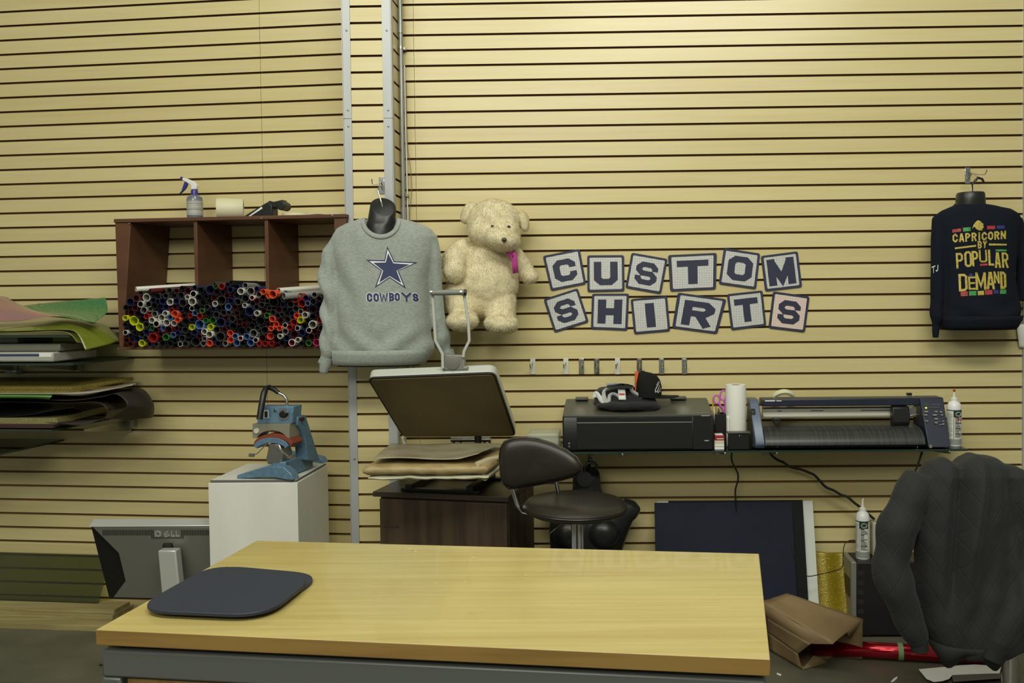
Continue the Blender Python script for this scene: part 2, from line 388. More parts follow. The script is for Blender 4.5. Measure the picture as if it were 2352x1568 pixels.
# ---------------------------------------------------------------- slatwall hooks
def slat_hook(root_label, px, py, off_plane, m, group, prong=.05, name='slat_hook', w=.025, h=.075, tilt=0., plane='R', turn=0.):
    """plate clipped into a slot plus a bent prong; px,py = middle of the plate"""
    c = PR(px, py, 0) if plane == 'R' else PY(px, py, PFY)
    yw = c.y
    t = thing(name, root_label, 'hook', V((c.x, yw, c.z - h / 2)), group)
    b = MB(); b.box((c.x, yw - .003, c.z), (w, .003, h)); b.box((c.x, yw + .0005, c.z + h / 2 + .0015), (w, .007, .003)); part('plate', b, m, t, bevel=.0008)
    b = MB(); z = c.z + .008; sx = turn
    b.tube([V((c.x, yw - .004, z + .012)), V((c.x + sx * .2, yw - .012, z + .006)), V((c.x + sx * .6, yw - prong * .7, z - .012)), V((c.x + sx * .9, yw - prong, z - .014)), V((c.x + sx, yw - prong - .008, z - .002)), V((c.x + sx, yw - prong - .009, z + .008))], .0026, 8)
    part('prong', b, chrome, t); return t
acr = mat('clear_white_acrylic', (222, 222, 212), .2, alpha=.85)
nick = mat('scuffed_nickel', (176, 172, 160), .28, .9, var=((90, 90, 40), (120, 116, 104), .45, .6))
where = ['white hook clipped in the slats just right of the teddy bear, apart from the others', 'white hook second in the row of small slat hooks, left of two metal hooks', 'shiny metal hook in the row, right of the second white hook', 'scuffed mottled metal hook in the row above the folded shirt',
         'white hook in the row between the scuffed hook and the hook over the cap', 'metal hook in the row standing right above the black cap', 'shiny metal hook in the row just right of the cap, second from the row end', 'metal hook at the right end of the row of slat hooks']
for (px, kd), lb in zip(((1224, 0), (1300, 0), (1335.5, 1), (1370.5, 2), (1418.5, 0), (1468.5, 2), (1519.5, 1), (1572, 1)), where):
    slat_hook(lb, px, 841.5, 0, (acr, chrome, nick)[kd], 'slat hooks in a row below the letter tiles', prong=.045, turn=.006 if kd else -.008)
# ---------------------------------------------------------------- letter tiles
navy = mat('navy_card', (38, 42, 66), .55)
def foil_mat(name, c1, c2):
    m = mat(name, c1, .3, .08); nt = m.node_tree; p = nt.nodes['Principled BSDF']; tc = nt.nodes['Texture Coordinate']
    def wave(d):
        w = N(m, 'ShaderNodeTexWave'); w.bands_direction = d; w.inputs['Scale'].default_value = 38; w.inputs['Distortion'].default_value = 1.1; w.inputs['Detail Scale'].default_value = 3
        Lk(m, tc.outputs['Object'], w.inputs[0]); return w
    a, b_ = wave('X'), wave('Z'); mu = N(m, 'ShaderNodeMath'); mu.operation = 'MULTIPLY'; Lk(m, a.outputs['Fac'], mu.inputs[0]); Lk(m, b_.outputs['Fac'], mu.inputs[1])
    x = N(m, 'ShaderNodeMix'); x.data_type = 'RGBA'; x.inputs['A'].default_value = lin(c1); x.inputs['B'].default_value = lin(c2); Lk(m, mu.outputs[0], x.inputs['Factor']); Lk(m, x.outputs['Result'], p.inputs['Base Color'])
    bp = N(m, 'ShaderNodeBump'); bp.inputs['Strength'].default_value = .5; bp.inputs['Distance'].default_value = .001; Lk(m, mu.outputs[0], bp.inputs['Height']); Lk(m, bp.outputs[0], p.inputs['Normal'])
    return m
foil = foil_mat('silver_foil', (172, 174, 170), (252, 252, 250)); foil_r = foil_mat('rosy_silver_foil', (206, 184, 172), (255, 240, 232))
tiles = [('C', (92, 165), (385, 108), (438, 388), (158, 443)), ('U', (445, 160), (738, 158), (742, 445), (447, 452)), ('S', (797, 138), (1085, 188), (1032, 468), (748, 418)),
         ('T', (1087, 158), (1475, 140), (1468, 430), (1105, 447)), ('O', (1532, 102), (1820, 145), (1787, 430), (1490, 388)), ('M', (1825, 165), (2118, 127), (2153, 412), (1860, 447)),
         ('S', (98, 508), (370, 420), (458, 690), (185, 775)), ('H', (483, 465), (778, 463), (765, 758), (475, 745)), ('I', (790, 507), (1080, 482), (1105, 762), (818, 787)),
         ('R', (1165, 455), (1552, 508), (1478, 785), (1120, 738)), ('T', (1555, 468), (1838, 438), (1868, 720), (1590, 755)), ('S', (1922, 445), (2213, 487), (2175, 772), (1885, 738))]
box = {'C': (.19, .2, .81, .81), 'U': (.18, .18, .82, .82), 'S': (.2, .19, .8, .82), 'T': (.17, .17, .83, .82), 'O': (.17, .16, .84, .83), 'M': (.13, .13, .86, .87), 'H': (.17, .16, .83, .83), 'I': (.37, .16, .62, .84), 'R': (.17, .17, .83, .86)}
lab = ['silver and navy tile with letter C, first of the upper word', 'silver and navy tile with letter U in the upper word', 'silver and navy tile with letter S in the upper word', 'wide silver and navy tile with letter T in the upper word', 'silver and navy tile with letter O in the upper word', 'silver and navy tile with letter M, last of the upper word',
       'silver and navy tile with letter S, first of the lower word', 'silver and navy tile with letter H in the lower word', 'silver and navy tile with letter I in the lower word', 'wide silver and navy tile with letter R in the lower word', 'silver and navy tile with letter T in the lower word', 'rosy silver and navy tile with letter S, last of the lower word']
for i, (ch, *q) in enumerate(tiles):
    q = [PR(1220 + a / 3.459, 540 + c / 3.459, .006) for a, c in q]
    def bl(a, c): return (q[3] * (1 - a) + q[2] * a) * (1 - c) + (q[0] * (1 - a) + q[1] * a) * c
    t = thing('letter_tile', lab[i], 'sign letter', V((bl(.5, .5).x, RWY, min(p.z for p in q))), 'letter tiles spelling two words on the slatted wall')
    yy = V((0, .0055, 0)); b = MB(); b.prism(rounded([bl(0, 0), bl(1, 0), bl(1, 1), bl(0, 1)], .012), yy); part('backing', b, navy, t, ang=30)
    e = .065; f = V((0, -.0012, 0)); b = MB(); b.prism([p + f for p in rounded([bl(e, e), bl(1 - e, e), bl(1 - e, 1 - e), bl(e, 1 - e)], .006)], V((0, .001, 0))); part('foil_panel', b, foil_r if i == 11 else foil, t, ang=30)
    x0_, y0_, x1_, y1_ = box[ch]; b = MB(); f = V((0, -.0024, 0))
    w = {'I': 1., 'M': .86}.get(ch, .86)
    for k_, poly in enumerate(glyph(ch, 1. if ch == 'I' else {'S': .225, 'R': .24, 'H': .29, 'T': .26, 'U': .27}.get(ch, .25), w, .14)):
        f = V((0, -.0024 - k_ * .00006, 0)); b.prism([bl(x0_ + (x1_ - x0_) * a, 1 - y1_ + (y1_ - y0_) * c) + f for a, c in poly], V((0, .0012, 0)))
    part('letter', b, navy, t, ang=0)
# ================================================================ BROWN CUBBY AND ITS ROLLS
brown = mat('cherry_laminate', (100, 66, 44), .45, var=((1.5, 1.5, 9), (84, 54, 36), .35, .7), spec=.4)
OF = .31
s0, zt = SL(264, 507, OF); s1, zt2 = SL(793, 488, OF); _, zb = SL(300, 803, OF); sp, _ = SL(300, 520, OF); sr, _ = SL(767, 500, OF)
sl_low = SL(283, 790, OF)[0]; s0_low = SL(274, 795, OF)[0]
zt = SL(530, 497, OF)[1]
cub = thing('wall_cubby', 'dark reddish brown wall cubby with three bays packed with vinyl rolls', 'shelf', LF((s0 + s1) / 2, 0, zb))
b = MB(); b.lbox(s0 - .003, s1 + .003, .003, OF + .006, zt - .018, zt); part('top_panel', b, brown, cub, bevel=.003)
b = MB(); b.lbox(s0_low, s1, .003, OF, zb, zb + .014); part('bottom_panel', b, brown, cub, bevel=.002)
zz = (zb + .014, zt - .018)
b = MB(); b.hexa([LF(s, o, z) for z, sa, sb in ((zz[0], s0_low, sl_low), (zz[1], s0, sp)) for s, o in ((sa, OF), (sb, OF), (sb, .003), (sa, .003))]); part('side_panel', b, brown, cub, bevel=.002)
b = MB(); b.lbox(sr, s1, .003, OF, *zz); part('side_panel', b, brown, cub, bevel=.002)
for xa, xb, yp in ((445, 453, 652), (608, 616, 660)):
    a_, c_ = SL(xa, 580, OF)[0], SL(xb, 580, OF)[0]; zl = SL(xa, yp + 14, OF)[1]
    b = MB(); b.lbox(a_, c_, .003, OF - .003, zl, zz[1]); part('divider', b, brown, cub, bevel=.0015)
for px, py in ((297, 513.5), (600, 501), (763, 494.5), (289, 710), (272, 801)):
    s, z = SL(px, py, OF + .006); b = MB(); b.lathe(LF(s, OF + .004, z), [(.0045, 0), (.0035, .004), (.0001, .005)], -NL, 10); part('screw', b, steel, cub)
s, z = SL(374, 534, .02); b = MB(); b.lbox(s - .02, s + .02, .004, .007, z - .02, z + .022); b.lbox(s - .02, s + .02, .004, .04, zt - .021, zt - .0185); b.lbox(s - .002, s + .002, .004, .03, z - .02, z + .02); part('bracket', b, white_pl, cub, bevel=.001)
# ---- pack the rolls (circles dropped into the trough)
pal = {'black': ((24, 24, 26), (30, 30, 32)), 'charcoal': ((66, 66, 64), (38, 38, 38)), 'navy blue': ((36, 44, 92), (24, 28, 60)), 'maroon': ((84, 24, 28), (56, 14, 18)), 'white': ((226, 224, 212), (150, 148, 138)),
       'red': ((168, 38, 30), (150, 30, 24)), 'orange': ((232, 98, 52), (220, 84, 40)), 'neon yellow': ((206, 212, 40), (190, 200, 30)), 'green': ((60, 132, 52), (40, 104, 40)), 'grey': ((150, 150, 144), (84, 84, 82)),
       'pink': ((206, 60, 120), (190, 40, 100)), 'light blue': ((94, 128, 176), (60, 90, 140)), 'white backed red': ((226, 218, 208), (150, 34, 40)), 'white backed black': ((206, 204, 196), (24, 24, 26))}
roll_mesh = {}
for nm, (co, ci) in pal.items():  # most inner colours are darkened: shade inside the roll put into the colour
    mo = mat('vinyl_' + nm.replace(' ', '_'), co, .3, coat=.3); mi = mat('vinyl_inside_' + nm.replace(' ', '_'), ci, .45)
    b = MB(); seg = 26; L = .33; rings = []
    th = [2.35 * math.pi * k / seg for k in range(seg + 1)]
    ro = [1 - .07 * (k / seg) for k in range(seg + 1)]
    for y, d in ((0., 0.), (L, 0.)):
        rings.append([V((math.cos(t_) * (r + d), y, math.sin(t_) * (r + d))) for t_, r in zip(th, ro)])
    b.mi = 0; b.loft(rings, False, False)
    rin = [[p * .0 + V((p.x * .86, p.y, p.z * .86)) for p in r] for r in rings]
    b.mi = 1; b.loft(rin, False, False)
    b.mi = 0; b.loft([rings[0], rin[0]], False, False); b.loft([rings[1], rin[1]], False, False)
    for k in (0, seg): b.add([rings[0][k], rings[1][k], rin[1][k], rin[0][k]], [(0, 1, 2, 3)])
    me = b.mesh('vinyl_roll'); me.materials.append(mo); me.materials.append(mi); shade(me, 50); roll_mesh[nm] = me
ORO = OF + .045
xa, z_b = SL(282, 797, ORO); xb, _ = SL(752, 780, ORO)
topx = [SL(x, y, ORO) for x, y in ((282, 706), (296, 684), (306, 668), (330, 664), (440, 655), (470, 652), (500, 648), (560, 650), (606, 664), (618, 664), (640, 666), (752, 670))]
tx = np.array([p[0] for p in topx]); tz = np.array([p[1] for p in topx])
rs = np.random.RandomState(5); PXR = SL(500, 700, ORO)[0] - SL(499, 700, ORO)[0]
circ = []; grid = np.linspace(0, 1, 260)
cx_, cz_, cr_ = np.zeros(0), np.zeros(0), np.zeros(0)
fails = 0
while len(circ) < 300 and fails < 60:
    r = PXR * rs.choice([5.9, 6.6, 7.3, 8.0, 9.2, 11.0], p=[.24, .26, .24, .15, .07, .04])
    g = xa + r + (xb - xa - 2 * r) * grid
    zc = np.full(g.shape, z_b + r)
    if len(circ):
        dx = np.abs(g[:, None] - cx_[None]); rr = r + cr_[None] + .0002
        zc = np.maximum(zc, np.where(dx < rr, cz_[None] + np.sqrt(np.maximum(rr ** 2 - dx ** 2, 0)), -9).max(1))
    ok = zc + r <= np.interp(g, tx, tz) + .004
    if not ok.any(): fails += 1; continue
    sc = np.where(ok, zc + rs.rand(len(g)) * .004, 9); k = int(sc.argmin())
    circ.append((g[k], zc[k], r)); cx_ = np.append(cx_, g[k]); cz_ = np.append(cz_, zc[k]); cr_ = np.append(cr_, r)
print('ROLLS', len(circ))
wts = dict(zip(pal, (.27, .13, .14, .14, .06, .045, .035, .022, .045, .05, .012, .02, .02, .045)))
nms = list(pal); wv = np.array([wts[n] for n in nms]); wv /= wv.sum()
seeds = [(rs.uniform(xa, xb), rs.uniform(z_b, tz.max()), rs.choice(nms, p=wv)) for _ in range(95)]
seeds += [(SL(x, y, ORO)[0], SL(x, y, ORO)[1], c) for x, y, c in ((300, 680, 'white'), (310, 690, 'white'), (325, 672, 'white'), (292, 731, 'neon yellow'), (331, 748, 'green'), (318, 752, 'neon yellow'), (442, 668, 'white'), (625, 676, 'orange'), (661, 719, 'neon yellow'), (655, 682, 'charcoal'),
          (403, 718, 'orange'), (448, 756, 'neon yellow'), (468, 750, 'neon yellow'), (525, 773, 'orange'), (490, 692, 'white'), (545, 762, 'neon yellow'), (480, 785, 'orange'), (610, 768, 'orange'), (670, 770, 'white'), (715, 738, 'white'), (520, 738, 'maroon'), (560, 745, 'maroon'), (470, 712, 'black'), (540, 670, 'maroon'), (500, 665, 'black'), (490, 740, 'green'), (680, 728, 'orange'))]
def nearest(x, z):
    d = [((x - a) ** 2 + (z - c) ** 2, n) for a, c, n in seeds]; return min(d)[1]
zone_x = [SL(449, 700, ORO)[0], SL(612, 700, ORO)[0]]; znm = ('left bay', 'middle bay', 'right bay'); rolls = []
for x, z, r in circ:
    n = nearest(x, z) if rs.rand() < .5 else rs.choice(nms, p=wv)
    rolls.append((x, z, r, n, 0 if x < zone_x[0] else 1 if x < zone_x[1] else 2))
ordn = ['first', 'second', 'third', 'fourth', 'fifth', 'sixth', 'seventh', 'eighth', 'ninth', 'tenth', 'eleventh', 'twelfth']
zmid = sorted(c[1] for c in circ); zlo, zhi = zmid[len(zmid) // 3], zmid[2 * len(zmid) // 3]
cnt = {}
for x, z, r, n, zn in rolls: cnt.setdefault((n, zn, 0 if z < zlo else 1 if z < zhi else 2), []).append((x, z))
for v in cnt.values(): v.sort()
for x, z, r, n, zn in rolls:
    h = 0 if z < zlo else 1 if z < zhi else 2; lst = cnt[(n, zn, h)]; k = lst.index((x, z)); hn = ('at the bottom of', 'halfway up', 'on top of')[h]
    if len(lst) == 1: lb = f'only {n} vinyl roll {hn} the pile, {znm[zn]}'
    else: lb = f'{ordn[min(k, 11)]} {n} vinyl roll from left {hn} the pile, {znm[zn]}'
    o = bpy.data.objects.new('vinyl_roll', roll_mesh[n]); COL.objects.link(o)
    o.location = LF(x, ORO - rs.uniform(0, .02), z); o.scale = (r * .985, 1, r * .985)
    o.rotation_euler = (rs.uniform(-.004, .004), rs.uniform(0, 6.28), AL + rs.uniform(-.006, .006))
    tag(o, lb, 'vinyl roll', 'vinyl rolls packed in the brown cubby')
for k_, (lb, xa_, ya_, oa_, xb_, yb_, ob_, r_, cn) in enumerate((
    ('long white vinyl roll lying slantwise on top of the left end of the pile', 312, 664, .36, 452, 655, .14, .0125, 'white'), ('dull red vinyl roll lying beside the long white one on the pile', 345, 668, .375, 462, 660, .16, .011, 'maroon'),
    ('dark grey vinyl roll lying uppermost on the pile under the middle bay', 492, 652, .35, 590, 650, .12, .012, 'charcoal'), ('second dark roll lying on the pile against the third bay divider', 530, 650, .36, 606, 652, .2, .013, 'black'),
    ('fat white vinyl roll lying on top of the pile under the right bay', 640, 668, .35, 748, 660, .10, .015, 'white'), ('fat grey vinyl roll lying below the fat white one under the right bay', 652, 680, .38, 752, 672, .2, .017, 'grey'), ('big orange vinyl roll with a wide open end on top of the right bay pile', 626, 676, .385, 690, 668, .12, .02, 'orange'))):
    A_, B_ = PL(xa_, ya_, oa_), PL(xb_, yb_, ob_); dd = B_ - A_; o = bpy.data.objects.new('vinyl_roll', roll_mesh[cn]); COL.objects.link(o); o.location = A_; o.scale = (r_, dd.length / .33, r_); o.rotation_euler = dd.to_track_quat('Y', 'Z').to_euler()
    tag(o, lb, 'vinyl roll', 'vinyl rolls packed in the brown cubby')
# ---- on top of the cubby
zt_ = zt + .0006
clear_blue = mat('blue_tinted_bottle', (118, 128, 150), .15, trans=.35, var=((3, 3, 60), (150, 156, 160), .4, .6)); royal = mat('royal_blue_plastic', (46, 48, 128), .35)
lblm = mat('printed_label', (176, 176, 166), .5, var=((2, 2, 170), (84, 86, 84), .5, .62))
def on_top(px, off): return LF(SL(px, 495, off)[0], off, zt_)
p = on_top(448, .17); t = thing('spray_bottle', 'blue and white trigger spray bottle standing on the brown cubby', 'spray bottle', p)
b = MB(); b.lathe(p, [(.0001, 0), (.034, 0), (.0365, .004), (.0365, .1), (.034, .112), (.022, .121), (.0155, .124), (.0001, .124)]); part('bottle', b, clear_blue, t, ang=40)
b = MB(); b.lathe(p, [(.0368, .022), (.0368, .094)]); part('label_wrap', b, lblm, t, ang=60)
b = MB(); b.lathe(p + V((0, 0, .12)), [(.0001, 0), (.0165, 0), (.0165, .022), (.013, .03), (.0001, .03)], seg=24); part('collar', b, royal, t, ang=40)
h = p + V((0, 0, .15)); dl = -UL
def hp(a, z, w=.0): return h + dl * a + V((0, 0, z)) + NL * w
b = MB()
for poly in ([(-.016, 0), (.012, 0), (.012, .02), (.04, .038), (.058, .048), (.054, .06), (.03, .052), (-.004, .038), (-.018, .02)],):
    b.prism([hp(a, z, -.011) for a, z in poly], NL * .022)
part('spray_head', b, white_pl, t, bevel=.003)
b = MB(); b.prism([hp(a, z, -.009) for a, z in ((.056, .046), (.07, .052), (.066, .065), (.052, .06))], NL * .018); part('nozzle', b, royal, t, bevel=.001)
b = MB(); b.prism([hp(a, z, -.006) for a, z in ((.03, .036), (.048, .04), (.066, -.006), (.078, -.018), (.072, -.018), (.05, .0), (.04, .012))], NL * .012); part('trigger', b, royal, t, bevel=.002)
cream = mat('cream_masking_tape', (210, 206, 172), .5)
p = on_top(530, .16)
b = MB(); ax = (UL * .9 + NL * .44).normalized(); rr = .052
o = p + V((0, 0, rr)) - ax * .062; b.lathe(o, [(.03, 0), (rr * .96, 0), (rr, .003), (rr, .118), (rr * .96, .121), (.03, .121), (.03, 0)], ax, 36); solo('tape_roll', b, cream, 'wide cream roll of transfer tape lying on its side on the brown cubby', 'tape', ang=40)
# tape gun / dispenser
p = on_top(610, .17); t = thing('tape_dispenser', 'black tape dispenser with a white stripe on top of the brown cubby', 'tape dispenser', p)
def dp(a, z, w): return p + UL * a + V((0, 0, z)) + NL * w
b = MB(); b.prism([dp(a, z, -.03) for a, z in ((-.095, .0), (.05, 0), (.05, .06), (.03, .078), (.012, .07), (-.096, .012))], NL * .06); part('body', b, black_pl, t, bevel=.004)
b = MB(); b.prism([dp(a, z, -.0325) for a, z in ((-.075, .008), (-.07, .005), (.002, .046), (-.002, .055))], NL * .003); part('stripe', b, white_pl, t)
b = MB(); b.prism([dp(a, z, -.022) for a, z in ((.012, .062), (.03, .085), (.05, .078), (.1, .088), (.108, .06), (.08, .046), (.05, .05))], NL * .044); b.tube([dp(.095, .058, -.034), dp(.095, .058, .034)], .022, 18); part('handle', b, black_pl, t, bevel=.004)
p = on_top(678, .16); b = MB(); b.lathe(p, [(.036, 0), (.06, 0), (.06, .022), (.036, .022), (.036, 0)], (0, 0, 1), 40); solo('tape_roll', b, cream, 'flat cream roll of masking tape lying beside the black dispenser', 'tape', ang=40)
paper = mat('white_paper', (232, 232, 226), .6)
for k, (lb, ex) in enumerate((('white paper sheets lying at the end of the brown cubby top, lower sheet', 0), ('wrinkled white paper sheet lying uppermost at the end of the cubby top', .02))):
    b = MB(); sA = SL(690, 490, .2)[0] + ex; sB = SL(789, 490, .2)[0] - ex * .4
    b.sheet(16, 10, lambda u, v: LF(sA + (sB - sA) * u, .06 + .2 * v, zt_ + .0015 + k * .006 + .0025 * k * math.sin(u * 9 + v * 4)))
    solo('paper_sheet', b, paper, lb, 'paper', 'papers on the cubby top', ang=60, solid=.0012)
# ================================================================ LEFT SHELVES
glass = thin_glass('shelf_glass', (214, 228, 214))
gedge = mat('glass_edge', (40, 58, 48), .15, spec=.6)
def glass_shelf(label, pf, pb, sa, off, zf, brackets=(), left=-4.2):
    """shelf on the left wall whose right end front corner is seen at pf"""
    se, z = SL(*pf, off); t = thing('glass_shelf', label, 'shelf', LF((left + se) / 2, 0, z - .009), 'glass shelves on the slatted wall')
    b = MB(); b.lbox(left, se, .006, off, z - .009, z); part('pane', b, glass, t, ang=0)
    b = MB(); b.lbox(left, se + .0006, off, off + .0008, z - .009, z); b.lbox(se, se + .0008, .006, off, z - .009, z); part('edge', b, gedge, t, ang=0, label='dark green polished glass edge')
    for bp in brackets:
        sb, _ = SL(bp, pf[1], .05); b = MB(); b.lbox(sb - .012, sb + .012, .002, .014, z - .075, z - .0095); b.prism([LF(sb - .003, o, q) for o, q in ((.01, z - .07), (.01, z - .0095), (off * .8, z - .0095), (off * .8, z - .022))], UL * .006)
        part('bracket', b, satin, t, bevel=.001)
    return se, z
sA, zA = glass_shelf('highest glass shelf with glossy coloured vinyl sheets draped on it', (160, 770), 0, 0, .42, 0, (60,))
sB, zB = glass_shelf('glass shelf holding clear wrapped packs, below the green sheets', (168, 834), 0, 0, .44, 0, (20, 168))
sC, zC = glass_shelf('glass shelf stacked with gold glitter boards and curled dark sheets', (120, 986), 0, 0, .42, 0, (90, 285))
sD, zD = glass_shelf('lowest empty glass shelf at the edge of the picture', (0, 1041), 0, 0, .42, 0, ())
acryl = mat('clear_bracket', (170, 176, 164), .2, alpha=.55)
for px, py, w, hh, lb in ((18, 855, .1, .024, 'clear shelf bracket below the wrapped packs, at the picture edge'), (166, 846, .06, .035, 'clear square shelf bracket below the end of the packs shelf'), (285, 974, .075, .04, 'clear shelf bracket behind the end of the curled dark sheets')):
    s, z = SL(px, py, .05); b = MB(); b.lbox(s - w / 2, s + w / 2, .01, .013, z - hh / 2, z + hh / 2); b.lbox(s - w / 2, s + w / 2, .001, .05, z + hh / 2 - .002, z + hh / 2 + .001); b.lbox(s + w / 2 - .003, s + w / 2, .01, .05, z - hh / 2, z + hh / 2)
    solo('shelf_bracket', b, acryl, lb, 'bracket', 'clear brackets under the glass shelves', bevel=.001)
# vinyl sheets: curved surfaces through picture points at given stand-offs
def patch(rows, nu=28, nv=16):
    """rows: list of rows of (px,py,off) control points -> smooth surface"""
    P = [[PL(x, y, o) for x, y, o in r] for r in rows]
    def cr(p, t_):
        n = len(p) - 1; t_ = min(max(t_, 0), 1) * n; i = min(int(t_), n - 1); f = t_ - i
        a, b_, c, d = p[max(i - 1, 0)], p[i], p[i + 1], p[min(i + 2, n)]
        return .5 * ((2 * b_) + (c - a) * f + (2 * a - 5 * b_ + 4 * c - d) * f * f + (3 * b_ - a - 3 * c + d) * f ** 3)
    b = MB(); b.sheet(nu, nv, lambda u, v: cr([cr(r, u) for r in P], v)); return b
def vinyl(name, c, rough=.18, glit=None, **k):
    m = mat(name, c, rough, coat=.6, var=((260, 260, 260), glit, .5, .62) if glit else None, bump=(9, .12, .006), **k); return m
solo('vinyl_sheet', patch([[(-150, 745, .10), (60, 745, .10), (160, 742, .12), (230, 742, .12), (272, 772, .14)], [(-150, 752, .28), (60, 742, .28), (150, 733, .28), (225, 745, .28), (266, 785, .28)], [(-150, 761, .43), (40, 760, .43), (140, 757, .43), (176, 765, .44), (196, 804, .44)]]),
     vinyl('lime_vinyl', (118, 128, 40), .3, (104, 112, 34)), 'olive lime vinyl sheet drooping over the end of the highest glass shelf', 'vinyl sheet', 'loose sheets on the glass shelves', ang=60, solid=.001)
solo('vinyl_sheet', patch([[(-150, 752, .12), (40, 748, .12), (150, 740, .14), (215, 744, .14), (240, 770, .14)], [(-150, 757, .30), (40, 752, .30), (150, 747, .30), (205, 757, .30), (226, 790, .30)], [(-150, 765, .425), (30, 764, .425), (120, 760, .425), (158, 766, .42), (176, 786, .40)]]),
     vinyl('olive_vinyl', (134, 140, 60), .35), 'second olive lime sheet just beneath the top drooping one', 'vinyl sheet', 'loose sheets on the glass shelves', ang=60, solid=.001)
solo('vinyl_sheet', patch([[(40, 703, .16), (130, 693, .17), (242, 683, .17)], [(60, 716, .26), (150, 716, .25), (246, 716, .25)], [(100, 726, .36), (175, 732, .36), (215, 742, .38)], [(150, 727, .40), (190, 736, .42), (222, 741, .43)]]),
     vinyl('green_glitter_vinyl', (44, 104, 56), .2, (78, 140, 84)), 'dark green glitter vinyl sheet standing up on the highest glass shelf', 'vinyl sheet', 'loose sheets on the glass shelves', ang=60, solid=.001)
solo('vinyl_sheet', patch([[(-140, 672, .2), (0, 680, .22), (26, 689, .24), (75, 712, .32), (140, 724, .41)], [(-140, 705, .32), (0, 708, .34), (40, 712, .36), (90, 720, .40), (142, 725, .425)], [(-140, 735, .40), (0, 738, .40), (50, 736, .42), (95, 728, .43), (146, 726, .43)]]),
     vinyl('rose_vinyl', (152, 112, 106), .12), 'glossy dusty pink vinyl sheet curling over the green ones', 'vinyl sheet', 'loose sheets on the glass shelves', ang=60, solid=.001)
# wrapped packs
wrap = mat('clear_wrap', (176, 178, 166), .12, alpha=.9, bump=(22, .5, .006), spec=.7); greyp = mat('grey_pack', (112, 112, 100), .3, bump=(12, .3, .005))
bluelab = mat('blue_strip', (54, 66, 104), .4)
def pack(px0, px1, y0, y1, off, dep, m, lb, extra=True):
    a, z1 = SL(px0, y0, off); c, z0 = SL(px1, y1, off); z0 = max(z0, zB + .0005)
    t = thing('wrapped_pack', lb, 'pack', LF((a + c) / 2, off - dep / 2, z0), 'packs on the glass shelf')
    b = MB(); b.lbox(a, c, off - dep, off, z0, z1); part('wrapping', b, m, t, bevel=.008)
    if extra:
        h = z1 - z0; b = MB(); b.lbox(a, c - .05, off + .0002, off + .0012, z0 + h * .58, z0 + h * .8); part('blue_strip', b, bluelab, t)
        b = MB(); b.lbox(c - .07, c - .008, off + .0002, off + .0014, z0 + h * .5, z0 + h * .92); part('label', b, paper, t, label='white label')
    return z1
z1_ = pack(-150, 122, 809, 831, .41, .3, wrap, 'clear wrapped flat pack with a blue strip on the glass shelf')
a, _ = SL(-150, 800, .38); c, z1 = SL(137, 789, .38); z1 = min(z1, zA - .03); b = MB(); b.lbox(a, c, .1, .38, z1_ + .001, z1); solo('wrapped_pack', b, greyp, 'flat grey plastic pack lying on the blue striped pack', 'pack', 'packs on the glass shelf', bevel=.006)
a, _ = SL(-150, 780, .33); c, z2 = SL(40, 774, .33); z2 = min(z2, zA - .011); b = MB(); b.lbox(a, c, .1, .33, z1 + .001, z2); solo('wrapped_pack', b, greyp, 'pale grey box lying uppermost under the highest glass shelf', 'pack', 'packs on the glass shelf', bevel=.004)
# lower stack: glitter boards and dark sheets
gold = mat('gold_glitter_board', (132, 118, 54), .42, var=((240, 240, 240), (98, 86, 36), .45, .6)); gold2 = mat('pale_glitter_board', (140, 134, 84), .4, var=((220, 220, 220), (112, 108, 66), .45, .6))
darkv = mat('dark_vinyl', (46, 39, 32), .55, bump=(9, .15, .006)); blackv = vinyl('black_vinyl', (26, 27, 27), .3); limeg = vinyl('bright_green_sheet', (112, 168, 84), .35)
maroonb = mat('maroon_board', (66, 40, 38), .5)
gsh = 'sheets stacked on the gold board shelf'
def board(x1, yb, yt, off, dep, m, lb, x0=-150, name='glitter_board', slope=0., tip=.0):
    a, z0 = SL(x0, yb, off); c, z1 = SL(x1, yt, off); zb_ = SL(x1, yb, off)[1]; b = MB()
    b.hexa([LF(s, o, z) for zz_ in (0, 1) for s, o, z in ((a, off, (zb_, z1)[zz_]), (c, off, (zb_, z1)[zz_] + slope), (c + tip, off - dep, (zb_, z1)[zz_] + slope + .02), (a, off - dep, (zb_, z1)[zz_] + .02))])
    return solo(name, b, m, lb, 'board' if 'board' in name else 'vinyl sheet', gsh, ang=0)
board(122, 983, 974, .415, .3, maroonb, 'thin maroon board lying lowest on the gold board shelf', name='board')
board(132, 974, 960, .41, .32, gold2, 'pale gold glitter board low in the stack, under the dark hollow', tip=.02)
solo('vinyl_sheet', patch([[(-150, 955, .12), (40, 958, .12), (150, 962, .12), (240, 965, .12)], [(-150, 966, .38), (60, 966, .38), (150, 968, .38), (238, 962, .36)], [(-150, 971, .40), (60, 971, .40), (140, 974, .41), (190, 976, .41), (240, 960, .40)]]), darkv, 'crumpled dark sheet edge at the bottom of the gold board shelf', 'vinyl sheet', gsh, ang=60, solid=.001)
solo('vinyl_sheet', patch([[(-150, 925, .10), (60, 918, .14), (130, 925, .14), (186, 938, .14)], [(-150, 950, .3), (60, 940, .30), (130, 936, .30), (184, 941, .30)], [(-150, 965, .41), (40, 955, .41), (115, 944, .42), (170, 934, .40)]]), blackv, 'black vinyl sheet curling up inside the stack, below the green edge', 'vinyl sheet', gsh, ang=60, solid=.001)
